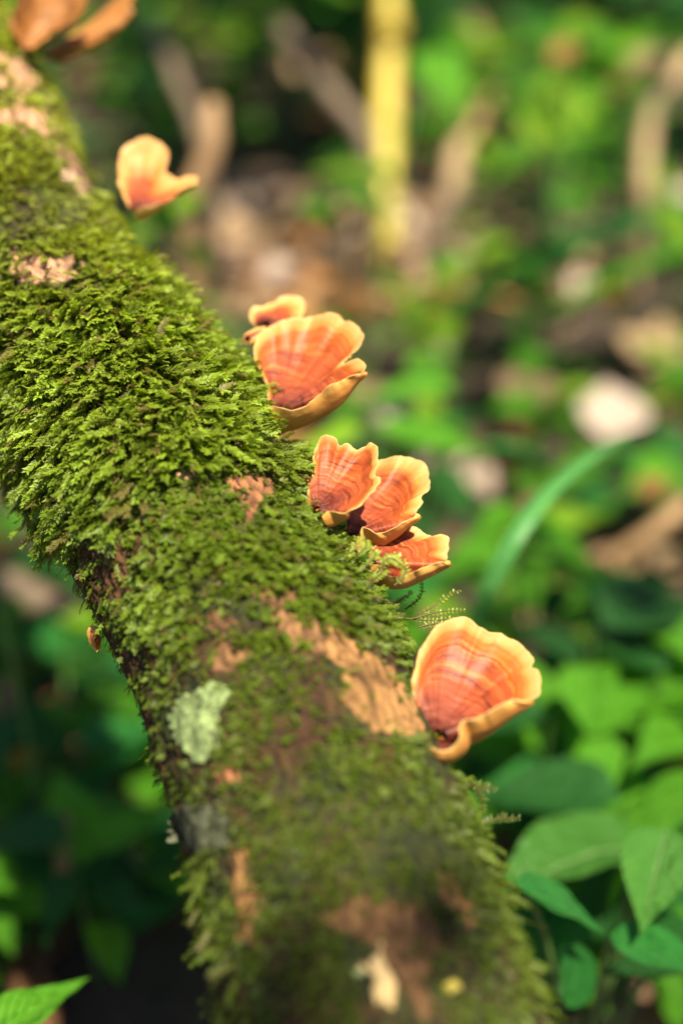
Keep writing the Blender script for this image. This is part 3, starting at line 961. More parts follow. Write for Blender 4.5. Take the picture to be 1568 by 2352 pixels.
# ------------------------------------------------------------------ thin things growing or lying on the log
def patch_on_log(poly, thick, lobes, colf, seed, curl=0.0, res=34):
    """a crust or flake with its outline traced on the log: a closed slab following the bark"""
    poly = np.array(poly, float)
    c = poly.mean(0)
    nA = 132
    # radial outline
    an = np.linspace(0, 2 * np.pi, nA, endpoint=False)
    rr = np.zeros(nA)
    for i, t in enumerate(an):
        d = np.array([math.cos(t), math.sin(t)])
        best = 1
        for j in range(len(poly)):
            p, q = poly[j] - c, poly[(j + 1) % len(poly)] - c
            M2 = np.array([d, p - q]).T
            if abs(np.linalg.det(M2)) < 1e-9: continue
            s, u = np.linalg.solve(M2, p)
            if s > 0 and -1e-6 <= u <= 1 + 1e-6: best = max(best, s)
        rr[i] = best
    r = np.random.default_rng(seed)
    rr *= 1 + lobes * np.interp(an, np.linspace(0, 2 * np.pi, 56), r.uniform(-1, 1, 56))
    rings = [0.02, .14, .26, .38, .5, .6, .7, .78, .86, .93, .97, 1.0]
    V, C = [], []
    for s in (1, 0):
        for q in (rings if s else rings[::-1]):
            for i in range(nA):
                x, y = c + rr[i] * q * np.array([math.cos(an[i]), math.sin(an[i])])
                P, Nn = hit_log(x, y)
                if Nn is None: Nn = (P - AXC[np.argmin(np.linalg.norm(AXC - P, axis=1))]); Nn = Nn / np.linalg.norm(Nn)
                bumpy = float(fbm(P * 520, 2, seed)) * thick * 0.7 * (q < .97)
                h = (thick + bumpy + curl * q ** 3) if s else (-0.001 + curl * q ** 3 * .85)
                V.append(P + Nn * h); C.append(colf(P, q))
    V = np.array(V); C = np.array(C)
    F = grid_faces(24, nA, True)
    return V, F, np.concatenate([np.clip(C, 0, 1), np.ones((len(C), 1))], 1)


def add_patch(name, poly, thick, lobes, colf, seed, parent, mat='lichen', curl=0.0):
    V, F, C = patch_on_log(poly, thick, lobes, colf, seed, curl)
    loc = LL if parent is log_root else V[0]
    if parent is log_root:
        return child_np(name, V, F, M[mat], log_root, LL, attrs={'pigment': ('FLOAT_COLOR', C)})
    o = link(name, mesh_np(name, V - loc, F, M[mat], attrs={'pigment': ('FLOAT_COLOR', C)}))
    o.location = tuple(loc)
    return o


def lich_green(P, q):
    n = float(fbm(P * 300, 3, 3)); w = float(worley(P[None] * 330, 6)[0])
    c = np.array([0.30, 0.40, 0.155]) * (1 + .7 * n)
    return c * (0.2 + .8 * min(1, w / .2)) if w < .2 else c * (0.9 if q < .9 else 1.05)


def lich_grey(P, q):
    n = float(fbm(P * 260, 3, 4))
    return np.array([0.070, 0.078, 0.045]) * (1 + 1.1 * n)


def flake_c(P, q):
    return np.array([0.62, 0.42, 0.27]) * (1 + .4 * float(fbm(P * 300, 2, 8)))


def dead_c(P, q):
    return np.array([0.68, 0.48, 0.22]) * (1 + .35 * float(fbm(P * 200, 3, 9)))


lg = add_patch('lichen', LICHEN_GREEN, 0.0010, .15, lich_green, 5, None)
tag(lg, 'pale mint green crusty lichen patch on the mossy log', 'lichen')
lg = add_patch('lichen', LICHEN_GREY, 0.0024, .22, lich_grey, 6, None)
tag(lg, 'dark grey green lumpy lichen patch on the log edge', 'lichen')
add_patch('bark_flake', FLAKE, 0.0022, .12, flake_c, 7, log_root, curl=.002)
lf = add_patch('leaf_fragment', [(806, 2215), (830, 2180), (862, 2165), (880, 2140), (892, 2180), (925, 2260), (928, 2320), (905, 2350), (860, 2350), (845, 2290), (850, 2240)], .0012, .05, dead_c, 8, None, curl=.004)
tag(lf, 'larger tan dead leaf fragment lying on the lower mossy log', 'leaf')
lf = add_patch('leaf_fragment', [(1012, 2262), (1030, 2245), (1062, 2250), (1066, 2275), (1035, 2285)], .001, .05, lambda P, q: np.array([.62, .50, .10]) * (1 + .2 * float(fbm(P * 200, 2, 1))), 9, None, curl=.003)
tag(lf, 'small yellow leaf fragment on the lower mossy log', 'leaf')
lf = add_patch('leaf_fragment', [(800, 2228), (820, 2218), (840, 2226), (842, 2245), (815, 2250)], .001, .05, lambda P, q: np.array([.40, .46, .20]), 10, None, curl=.004)
tag(lf, 'tiny pale green leaf fragment beside the tan one on the log', 'leaf')


# ------------------------------------------------------------------ leaves and plants
def leaf_mesh(name, mat, kind='ovate', wr=.45, fold=.18, droop=.25, wav=.02, seed=0, ny=12, nx=6):
    """blade from (0,0,0) to (0,1,0), face to +z"""
    r = np.random.default_rng(seed)
    t = np.linspace(0, 1, ny)
    if kind == 'ovate': w = np.sin(np.pi * t ** .62) ** (.75 + .65 * t)
    elif kind == 'lance': w = np.sin(np.pi * t ** .7) ** .8
    elif kind == 'round': w = np.sqrt(np.clip(1 - (2 * t - 1) ** 2, 0, 1))
    else: w = np.clip(t * 6, 0, 1) ** .5 * (1 - t) ** .6          # grass
    w = w * wr * .5 + .004
    w[-1] = .002
    s = np.linspace(-1, 1, nx + 1)
    X = w[:, None] * s[None]
    Y = t[:, None] + 0 * s[None]
    Zz = np.abs(X) * fold * 2 - droop * (t[:, None] ** 2) * .6 + wav * fbm(np.stack([X * 6, Y * 6, X * 0 + seed], -1), 2, seed)
    V = np.stack([X, Y, Zz], -1).reshape(-1, 3)
    uv = np.stack([(s[None] + 1) / 2 + 0 * t[:, None], t[:, None] + 0 * s[None]], -1).reshape(-1, 2)
    me = mesh_np(name, V, grid_faces(ny, nx + 1), M[mat], uv=uv)
    return me


LEAFC = {}


def leaf_variant(mat, kind, wr, fold, droop, wav, var):
    key = (mat, kind, round(wr, 2), fold, droop, var)
    if key not in LEAFC:
        LEAFC[key] = leaf_mesh('leaf_blade', mat, kind, wr, fold, droop, wav, var)
    return LEAFC[key]


def leaf_obj(name, b, t, mat, kind='ovate', wr=.45, roll=0.0, fold=.18, droop=.12, wav=.03, var=0, parent=None, loc=None, face=None):
    """leaf from world point b to t; blade turned up as far as it can, then rolled"""
    b = Vector(b); t = Vector(t)
    y = (t - b); L = y.length; y.normalize()
    up = Vector(face) if face is not None else Vector((0, 0, 1))
    x = y.cross(up); x = x.normalized() if x.length > 1e-4 else Vector((1, 0, 0))
    z = x.cross(y)
    Mx = Matrix((x, y, z)).transposed().to_4x4() @ Matrix.Rotation(roll, 4, 'Y')
    Mx = Matrix.Translation(b) @ Mx @ Matrix.Diagonal((L, L, L, 1))
    o = link(name, leaf_variant(mat, kind, wr, fold, droop, wav, var), parent)
    if parent is not None:
        Mx = Matrix.Translation(-Vector(loc)) @ Mx
    o.matrix_local = Mx
    return o


def stem_obj(name, pts, rad, mat, parent=None, loc=None, sides=7):
    V, F = tube_np(pts, rad, sides)
    loc = np.array(loc if loc is not None else pts[0])
    o = link(name, mesh_np(name, V - loc, F, M[mat]), parent)
    if parent is None: o.location = tuple(loc)
    return o


def curve3(a, b, sag=0.0, n=9, side=0.0):
    a = np.array(a, float); b = np.array(b, float)
    m = (a + b) / 2 + np.array([side, 0, sag])
    t = np.linspace(0, 1, n)[:, None]
    return (1 - t) ** 2 * a + 2 * t * (1 - t) * m + t ** 2 * b


def plant_px(name, label, leaves, root=None, cat='plant', group=None, stem_r=.0022):
    """leaves: (base px, base py, tip px, tip py, base depth, tip depth, mat, kind, width ratio, roll)"""
    bs = [at(l[0], l[1], l[4]) for l in leaves]
    if root is None:
        c = np.mean(bs, 0)
        root = np.array([c[0], c[1] + .02, 0])
    else:
        root = np.array([root[0], root[1], 0.0])
    root[2] = ground_z(root[0], root[1]) - .004
    e = empty(name, tuple(root))
    tag(e, label, cat, group)
    for i, l in enumerate(leaves):
        b = bs[i]; t = at(l[2], l[3], l[5])
        stem_obj('stem', curve3(root, b, sag=.35 * max(.02, b[2] - root[2])), np.linspace(stem_r, stem_r * .5, 9), 'stem', e, root)
        leaf_obj('leaf', b, t, l[6], l[7], l[8], l[9], var=i % 4, parent=e, loc=root)
    return e


PL = 'ovate'
plants = [
    # bottom right, nearest and least blurred
    ('broadleaf_plant', 'broad light green leaf pair with pale midribs beside the lower log', [
        (1500, 1935, 1110, 2010, .80, .70, 'pale', 'ovate', .42, .25), (1540, 1925, 1300, 1830, .80, .86, 'mid', 'ovate', .4, 0.1)]),
    ('broadleaf_plant', 'deep green pointed leaves and one paler veined leaf at the lower log', [
        (1180, 2030, 1405, 2135, .66, .67, 'teal', 'ovate', .44, -.2), (1530, 1905, 1470, 2140, .70, .66, 'pale', 'ovate', .58, .1),
        (1400, 2150, 1660, 2230, .68, .66, 'teal', 'ovate', .40, .1), (1480, 1930, 1385, 2090, .73, .72, 'mid', 'lance', .32, .9),
        (1385, 2235, 1690, 2215, .72, .72, 'deep', 'lance', .32, -.3), (1330, 2170, 1310, 2315, .70, .68, 'teal', 'round', .62, -.5),
        (1590, 2120, 1470, 2200, .74, .72, 'deep', 'ovate', .5, 0)]),
    ('herb_plant', 'dark green leafy herb right of the deep orange cup', [
        (1430, 1560, 1500, 1715, .92, .88, 'mid', 'ovate', .75, .2), (1360, 1600, 1230, 1690, .95, .95, 'deep', 'ovate', .5, .1),
        (1380, 1760, 1100, 1790, .92, .88, 'teal', 'ovate', .38, .2), (1400, 1700, 1250, 1640, .98, 1.0, 'deep', 'ovate', .5, 0),
        (1340, 1560, 1430, 1480, .98, 1.02, 'mid', 'ovate', .5, 0), (1290, 1480, 1240, 1580, .98, .96, 'teal', 'ovate', .5, .2),
        (1560, 1850, 1440, 1830, .85, .86, 'mid', 'ovate', .6, 0), (1200, 1830, 1140, 1850, .9, .88, 'teal', 'ovate', .6, 0)]),
    ('herb_plant', 'mid green spreading herb behind the arching grass blade', [
        (1180, 1190, 1370, 1290, 1.02, 1.0, 'mid', 'ovate', .42, .1), (1250, 1290, 1420, 1340, 1.03, 1.0, 'mid', 'ovate', .5, 0),
        (1340, 1380, 1568, 1330, 1.03, 1.05, 'teal', 'ovate', .4, .2), (1400, 1440, 1600, 1440, 1.0, .98, 'pale', 'ovate', .45, -.2),
        (1280, 1440, 1420, 1400, 1.02, 1.03, 'mid', 'ovate', .5, 0), (1180, 1160, 1090, 1260, 1.06, 1.05, 'mid', 'ovate', .6, 0),
        (1300, 1350, 1230, 1440, 1.02, 1.0, 'deep', 'ovate', .5, 0)]),
    ('herb_plant', 'bright green flat leaves behind the large flared cup', [
        (1050, 890, 820, 905, 1.08, 1.06, 'mid', 'ovate', .36, .1), (860, 985, 1140, 1035, 1.00, .98, 'mid', 'ovate', .30, .1),
        (820, 930, 760, 975, 1.03, 1.02, 'mid', 'ovate', .5, 0), (830, 985, 650, 1060, 1.0, .98, 'lime', 'ovate', .36, 0),
        (1100, 1020, 1290, 1045, 1.08, 1.1, 'teal', 'lance', .2, 0), (960, 870, 1030, 800, 1.12, 1.18, 'mid', 'ovate', .5, 0)]),
    ('broadleaf_plant', 'very long arching green leaf among the right hand undergrowth', [
        (1640, 480, 1000, 660, 1.52, 1.36, 'deep', 'lance', .19, .3), (1640, 560, 1230, 700, 1.45, 1.38, 'mid', 'lance', .16, .2), (1500, 520, 1180, 590, 1.5, 1.42, 'mid', 'lance', .2, .1)]),
    ('herb_plant', 'sunlit lime green leaves in the upper undergrowth', [
        (1290, 175, 1230, 250, 1.75, 1.7, 'lime', 'ovate', .6, .3), (1270, 200, 1330, 300, 1.72, 1.65, 'lime', 'ovate', .55, -.3), (1240, 240, 1290, 330, 1.7, 1.66, 'lime', 'ovate', .5, .2), (1330, 190, 1400, 250, 1.75, 1.72, 'mid', 'ovate', .5, 0), (1200, 250, 1250, 340, 1.7, 1.66, 'lime', 'lance', .4, 0),
        (1230, 330, 1140, 390, 1.48, 1.45, 'mid', 'ovate', .6, 0), (1300, 330, 1450, 420, 1.46, 1.42, 'mid', 'ovate', .5, .1),
        (1400, 380, 1250, 400, 1.45, 1.45, 'mid', 'ovate', .4, 0), (1260, 440, 1380, 500, 1.4, 1.38, 'mid', 'ovate', .6, 0),
        (1510, 480, 1600, 580, 1.3, 1.28, 'lime', 'ovate', .6, 0), (1340, 60, 1420, 130, 1.55, 1.52, 'mid', 'ovate', .6, 0)]),
    ('herb_plant', 'bright green leaf group crossing the yellow cane', [
        (900, 410, 700, 380, 1.35, 1.38, 'lime', 'ovate', .5, .1), (760, 440, 920, 480, 1.34, 1.32, 'mid', 'ovate', .55, 0),
        (690, 470, 800, 510, 1.36, 1.33, 'mid', 'ovate', .5, 0), (980, 120, 1060, 270, 1.6, 1.55, 'mid', 'ovate', .6, 0)]),
    ('herb_plant', 'green leaves just beyond the small notched fungus', [
        (350, 470, 420, 560, .95, .95, 'mid', 'ovate', .5, 0), (330, 560, 430, 590, 1.0, 1.0, 'pale', 'ovate', .45, 0), (430, 560, 500, 640, 1.05, 1.05, 'lime', 'ovate', .5, 0)]),
    ('broadleaf_plant', 'single pointed green leaf in the dark under the lower log end', [
        (-60, 2420, 205, 2220, .62, .68, 'mid', 'ovate', .45, -.25)]),
    ('herb_plant', 'dark green leaf clump in the shade under the log', [
        (-60, 1480, 90, 1490, 1.1, 1.08, 'mid', 'ovate', .6, 0), (150, 1480, 290, 1500, 1.12, 1.1, 'teal', 'ovate', .45, 0),
        (60, 1660, 200, 1640, 1.0, 1.0, 'mid', 'ovate', .6, 0), (180, 1710, 360, 1670, .98, .98, 'teal', 'ovate', .55, 0),
        (20, 1780, 120, 1820, .98, .96, 'mid', 'ovate', .6, 0), (120, 1900, 400, 1850, .92, .93, 'mid', 'ovate', .4, 0),
        (250, 1600, 330, 1650, 1.02, 1.0, 'mid', 'ovate', .7, 0), (-40, 1980, 60, 2060, .85, .84, 'mid', 'ovate', .6, 0),
        (260, 2130, 420, 2080, .9, .9, 'teal', 'ovate', .5, 0), (330, 2000, 440, 1960, .9, .9, 'deep', 'ovate', .5, 0)]),
    ('broadleaf_plant', 'green leaf edge showing past the shaggy moss on the left of the log', [
        (-80, 990, 40, 1140, .75, .76, 'mid', 'ovate', .5, 0)]),
]
for nm, lb, lv in plants:
    plant_px(nm, lb, lv)


for (x, y, d, mt, lb) in [(1330, 55, 1.6, 'lime', 'small lime leaflet high in the undergrowth'), (1300, 120, 1.55, 'orange', 'small orange dead leaf under the lime leaflet'),
                          (1480, 140, 1.6, 'tan', 'small tan dead leaf beside the pale weathered stem'), (432, 470, 1.15, 'lime', 'round lime leaflet right of the notched fungus'),
                          (1300, 740, 1.5, 'tan', 'small tan dead leaf near the curled orange tan leaf'), (1440, 1745, 1.0, 'tan', 'small tan dead leaf below the leafy herb'),
                          (1250, 895, 1.4, 'tan', 'dull tan dead leaf left of the pale pinkish leaf'), (1500, 1120, 1.2, 'orange', 'small orange dead leaf under the grass blade tip'),
                          (1420, 690, 1.45, 'yellow', 'small yellow leaf beneath the long arching leaf'), (1180, 880, 1.4, 'tan', 'narrow tan dead leaf behind the bright flat leaves'),
                          (960, 560, 1.6, 'tan', 'tan dead leaf right of the yellow cane foot'), (640, 620, 1.5, 'pink', 'pale dead leaf above the two lobed fungus')]:
    plant_px('disc_leaf', lb + ' on a thin stem, added for a blurred light disc', [(x - 22, y + 26, x + 20, y - 28, d, d + .01, mt, 'round', .9, 0)])  # leaves added to stand in for out-of-focus discs of glints and leaf tips


# arching grass blade
def grass_blade():
    pts = np.array([at(1085, 1440, .80), at(1120, 1350, .775), at(1180, 1235, .77), at(1265, 1125, .79), at(1370, 1040, .82), at(1490, 985, .87)])
    root = np.array([pts[0][0] - .02, pts[0][1] + .03, 0]); root[2] = ground_z(*root[:2]) - .003
    pts = catmull(np.concatenate([[root], [(root + pts[0]) / 2 + [-.01, 0, 0]], pts]), 60)
    t = np.linspace(0, 1, 60)
    w = .0050 * np.clip(.35 + t * 1.6, 0, 1) * np.clip((1 - t) * 3.2, 0.02, 1) ** .8
    Tt = np.gradient(pts, axis=0); Tt /= np.linalg.norm(Tt, axis=1)[:, None]
    side = np.cross(Tt, np.array([.2, -.75, .6])); side /= np.linalg.norm(side, axis=1)[:, None]
    nn = np.cross(side, Tt)
    s = np.array([-1, -.5, 0, .5, 1])
    V = pts[:, None] + side[:, None] * (w[:, None] * s[None])[..., None] + nn[:, None] * (w[:, None] * (np.abs(s)[None] * .35))[..., None]
    uv = np.stack([(s[None] + 1) / 2 + 0 * t[:, None], t[:, None] * .3 + 0 * s[None]], -1).reshape(-1, 2)
    o = link('grass_blade', mesh_np('grass_blade', V.reshape(-1, 3) - root, grid_faces(60, 5), M['blade'], uv=uv))
    o.location = tuple(root)
    tag(o, 'long arching pale green grass blade crossing the undergrowth beside the cluster', 'grass')


M['blade'] = mat_leaf('grass_blade', (0.055, 0.220, 0.045), (0.100, 0.310, 0.085), 0.4, .3)
grass_blade()


# sticks and canes
def stick(name, label, pts, rad, mat, cat='stick', root=True, group=None):
    P = [at(*p) for p in pts]
    if root:
        q = P[-1].copy(); q[2] = ground_z(q[0], q[1]) - .01
        P.append(q)
    P = catmull(np.array(P), 40)
    wob = fbm(P * 18, 2, len(label))[:, None] * np.array([.004, .004, 0])
    r = np.array(rad if hasattr(rad, '__len__') else [rad, rad])
    o = stem_obj(name, P + wob, np.interp(np.linspace(0, 1, 40), np.linspace(0, 1, len(r)), r) * (1 + .15 * vnoise(P * 60, 4)), mat, sides=10)
    return tag(o, label, cat, group)


cane = stick('cane', 'upright yellow cane standing in the undergrowth', [(915, -520, 1.96), (896, 0, 1.93), (888, 160, 1.92), (884, 330, 1.90), (881, 520, 1.88), (878, 640, 1.87)], [.0135, .0145, .016, .0175], 'cane', 'cane')
for py_ in (-160, 60, 285, 500):                      # swollen joints
    c_ = at(884 + (12 if py_ < 100 else 0), py_, 1.905)
    V_, F_ = tube_np(c_ + np.array([[0, 0, z_] for z_ in (-.012, -.006, 0, .006, .012)]), [.0155, .0185, .0175, .019, .0155], 14)
    nd = link('joint', mesh_np('joint', V_ - np.array(cane.location), F_, M['cane']), cane)
stick('dead_stem', 'tan bent dead stem right of the yellow cane', [(1020, -120, 2.25), (1060, 10, 2.2), (1110, 110, 2.15), (1150, 195, 2.1), (1105, 260, 2.05), (1060, 330, 2.0)], .011, 'stick_tan', root=False)
stick('dead_stem', 'short upright sunlit tan stem between cane and lime leaves', [(1055, 320, 1.75), (1045, 370, 1.75), (1035, 450, 1.75), (1025, 520, 1.75)], .012, 'stick_pale', root=True)
stick('dead_stem', 'slanting grey brown stick in the dark upper undergrowth', [(330, 30, 1.7), (390, 140, 1.65), (435, 240, 1.6), (470, 330, 1.57)], .008, 'stick_grey', root=True)
stick('dead_stem', 'slanting light brown stick left of the yellow cane', [(640, 60, 1.8), (715, 150, 1.75), (780, 235, 1.7), (840, 315, 1.68)], .012, 'stick_grey', root=True)
stick('stump_twig', 'stubby pale twig with a rounded tip behind the notched fungus', [(487, 235, 1.30), (484, 270, 1.30), (482, 330, 1.30), (465, 400, 1.31), (440, 470, 1.33)], [.009, .0125, .011, .009], 'stick_tan', 'twig')
stick('dead_stem', 'pale weathered stem at the right hand undergrowth', [(1580, 130, 1.75), (1530, 215, 1.72), (1500, 250, 1.7), (1485, 330, 1.7), (1480, 430, 1.7)], .010, 'stick_pale', root=True)
stick('dead_stem', 'thick brown stick lying in shade under the log', [(-120, 1290, 1.22), (0, 1345, 1.2), (90, 1390, 1.18), (190, 1440, 1.15)], .016, 'stick_grey', root=False)
stick('twig', 'thin pale twig lying over the sunlit leaf litter', [(720, 430, 1.55), (650, 510, 1.6), (590, 580, 1.65)], .007, 'stick_pale', root=False)
stick('twig', 'brown twig slanting through the right hand undergrowth', [(1580, 1150, 1.2), (1500, 1220, 1.2), (1400, 1290, 1.22)], .008, 'stick_tan', root=False)
stick('twig', 'thin dark twig behind the bright herb leaves', [(980, 560, 1.6), (1010, 500, 1.62), (1060, 440, 1.66)], .007, 'stick_grey', root=False)


# notable dry leaves of the floor
def dry_px(label, bx, by, tx, ty, hb, ht, mat, kind='ovate', wr=.6, roll=0.0, fold=.3, droop=.3, cat='leaf', face=None):
    b = on_ground(bx, by, hb); t = on_ground(tx, ty, ht)
    o = leaf_obj('dry_leaf', b, t, mat, kind, wr, roll, fold, droop, .08, var=int(bx) % 5, face=face)
    return tag(o, label, cat)


FC = (0, -.55, .8)
dry_px('large pale pinkish white dead leaf on the floor beyond the grass blade', 1395, 1010, 1400, 860, .07, .11, 'pink', 'ovate', 1.0, .1, face=FC)
dry_px('small whitish dead leaf peeking under the grass blade', 1330, 1090, 1400, 1030, .02, .04, 'pink', 'ovate', .8, 0, face=FC)
dry_px('orange tan curled dead leaf at the right edge undergrowth', 1470, 850, 1490, 700, .03, .07, 'tan', 'round', .9, .2, face=FC)
dry_px('golden yellow dead leaf at the foot of the yellow cane', 900, 690, 1020, 690, .03, .04, 'yellow', 'ovate', .5, 0, face=FC)
dry_px('orange dead leaf beside the bright leaf group', 690, 520, 800, 530, .05, .06, 'orange', 'ovate', .7, 0, face=FC)
dry_px('brown orange upright dead leaf at the right edge', 1530, 1780, 1560, 1620, .12, .16, 'orange', 'ovate', .6, 0, face=FC)
dry_px('small round yellow leaf right of the deep orange cup', 1262, 1535, 1310, 1500, .10, .11, 'yellow', 'round', .8, 0, face=FC)
dry_px('reddish brown dead leaf behind the deep orange cup', 1110, 1420, 1290, 1360, .05, .06, 'dun', 'ovate', .5, 0, face=FC)
dry_px('tan dead leaf standing in the dark under the log', 120, 2000, 140, 1890, .10, .15, 'tan', 'lance', .5, 0, face=FC)
dry_px('tan dead leaf at the left edge under the log', 0, 1660, 20, 1555, .07, .12, 'tan', 'ovate', .6, 0, face=FC)
dry_px('yellow dead leaf in the shade under the log', 20, 1760, 95, 1725, .10, .11, 'yellow', 'ovate', .6, 0, face=FC)
dry_px('pale tan dead leaf in the sun beyond the notched fungus', 480, 560, 620, 500, .03, .04, 'tan', 'ovate', .6, 0, face=FC)

# ------------------------------------------------------------------ leaf litter
lit_mats = ['brown', 'dun', 'tan', 'dun', 'brown', 'orange', 'pink']
r = np.random.default_rng(77)


def visible_spot(r, ymin=-150, ymax=2350):
    while True:
        x = r.uniform(-250, 1850); y = r.uniform(ymin, ymax)
        if ground_depth(y) < 3.6:
            return on_ground(x, y)


for i in range(320):
    p = visible_spot(r) if i < 220 else on_ground(r.uniform(330, 1080), r.uniform(440, 740))
    L = r.uniform(.045, .10); a = r.uniform(0, 2 * np.pi)
    p[2] = ground_z(p[0], p[1]) + .012
    tpt = p + np.array([math.cos(a) * L, math.sin(a) * L, r.uniform(-.004, .022)])
    sunny = 0.5
    mt = lit_mats[r.integers(0, 7)]
    if i >= 220: mt = ('tan', 'pink', 'dun', 'tan', 'orange')[i % 5]
    qx_, qy_, _ = project(p)
    if qx_ < 480 and qy_ > 1250: mt = 'brown'  # litter under the log kept dark brown, deepening its shade by colour
    o = leaf_obj('fallen_leaf', p, tpt, mt, 'ovate', [.4, .5, .65][r.integers(0, 3)], r.uniform(-.5, .5), .3, .3, .1, var=int(r.integers(0, 4)))
    cw = {'brown': 'dark brown', 'dun': 'dull reddish brown', 'tan': 'light tan', 'orange': 'orange brown', 'pink': 'pale pinkish'}[mt]
    tag(o, cw + ' dry leaf of the litter lying on the forest floor', 'leaf', cw + ' dry leaves scattered on the forest floor')
# the rest of the litter, beyond counting
bv, bf = [], []
src = [leaf_mesh('litter_source', 'brown', 'ovate', .55, .3, .3, .1, s, ny=6, nx=2) for s in range(3)]
tv = [np.array([v.co[:] for v in m.vertices]) for m in src]
tf = np.array([p.vertices[:] for p in src[0].polygons])
tuv = np.stack([(np.tile([-1, 0, 1], 6) + 1) / 2, np.repeat(np.linspace(0, 1, 6), 3)], -1)
for g, mt in enumerate(('brown', 'dun', 'tan')):
    n = (2600, 1500, 500)[g]
    rr_ = np.sqrt(r.uniform(.02, 1, n)) * 4.5; aa = r.uniform(0, 2 * np.pi, n)
    px_, py_ = rr_ * np.cos(aa), 1.6 + rr_ * np.sin(aa)
    PP = np.stack([px_, py_, px_ * 0], -1)
    rad_ = np.hypot(px_, py_ - 1.5)
    PP[:, 2] = fbm(PP * 1.7, 4, 3) * .022 * np.clip(1.4 - rad_ / 8, 0, 1) + r.uniform(.003, .012, n)
    L = r.uniform(.04, .10, n); yaw = r.uniform(0, 2 * np.pi, n); tl = r.normal(0, .3, n)
    Yv = np.stack([np.cos(yaw) * np.cos(tl), np.sin(yaw) * np.cos(tl), np.abs(np.sin(tl))], -1)
    Xv = np.stack([np.sin(yaw), -np.cos(yaw), r.normal(0, .3, n)], -1); Xv /= np.linalg.norm(Xv, axis=1)[:, None]
    Zv = np.cross(Xv, Yv)
    v = tv[g]
    W = (v[None, :, 0, None] * Xv[:, None] + v[None, :, 1, None] * Yv[:, None] + v[None, :, 2, None] * Zv[:, None]) * L[:, None, None] + PP[:, None]
    F = (tf[None] + (np.arange(n) * len(v))[:, None, None]).reshape(-1, 4)
    o = link('leaf_litter', mesh_np('leaf_litter', W.reshape(-1, 3), F, M[mt], uv=np.tile(tuv, (n, 1))))
    tag(o, ('dark brown', 'dull pinkish brown', 'light tan')[g] + ' dead leaf litter covering the forest floor', 'leaf litter', kind='stuff')

# ------------------------------------------------------------------ filler undergrowth
def rosette(spec, mat_list, n, L, tilt, kind, wr, seed):
    r = np.random.default_rng(seed)
    H = spec
    e = empty('undergrowth_herb')
    V, F = tube_np(curve3((0, 0, -.01), (r.normal(0, .01), r.normal(0, .01), H), 0, 7, .01), np.linspace(.003, .0015, 7), 6)
    link('stem', mesh_np('stem', V, F, M['stem']), e)
    for i in range(n):
        a = i * 2.4 + r.uniform(-.4, .4); h = H * (.35 + .65 * (i + 1) / n)
        l = L * r.uniform(.7, 1.15); ti = tilt + r.uniform(-.35, .35)
        b = np.array([math.cos(a) * .012, math.sin(a) * .012, h])
        t = b + l * np.array([math.cos(a) * math.cos(ti), math.sin(a) * math.cos(ti), math.sin(ti)])
        leaf_obj('leaf', b, t, mat_list[i % len(mat_list)], kind, wr, r.uniform(-.4, .4), .18, .22, .03, var=i % 3, parent=e, loc=(0, 0, 0))
    return e


protos = [rosette(.22, ['deep', 'mid'], 9, .10, .15, 'ovate', .5, 1), rosette(.12, ['mid', 'teal'], 7, .085, .25, 'ovate', .6, 2),
          rosette(.34, ['deep', 'teal', 'mid'], 12, .12, .1, 'ovate', .45, 3), rosette(.16, ['mid', 'lime'], 8, .075, .2, 'ovate', .65, 4),
          rosette(.45, ['deep', 'deep', 'mid'], 15, .14, .0, 'lance', .36, 5)]


def copy_tree(o, parent=None):
    c = o.copy(); COL.objects.link(c)
    if parent is not None:
        c.parent = parent
    for ch in o.children:
        copy_tree(ch, c)
    return c


HERB = ['slender dark green herb with alternate leaves in the undergrowth', 'low deep green herb close to the forest floor', 'taller mixed green herb in the undergrowth',
        'low herb with lime tinted leaves in the undergrowth', 'tall dark herb with long drooping leaves at the back']
LABG = ['slender dark herbs', 'low deep green herbs', 'taller mixed herbs', 'lime tinted herbs', 'tall dark herbs at the back']
used = [False] * 5


def put(k, x, y, s, rz):
    if not used[k]:
        o = protos[k]; used[k] = True
    else:
        o = copy_tree(protos[k])
    o.location = (x, y, ground_z(x, y)); o.rotation_euler = (0, 0, rz); o.scale = (s, s, s)
    tag(o, HERB[k], 'plant', LABG[k])


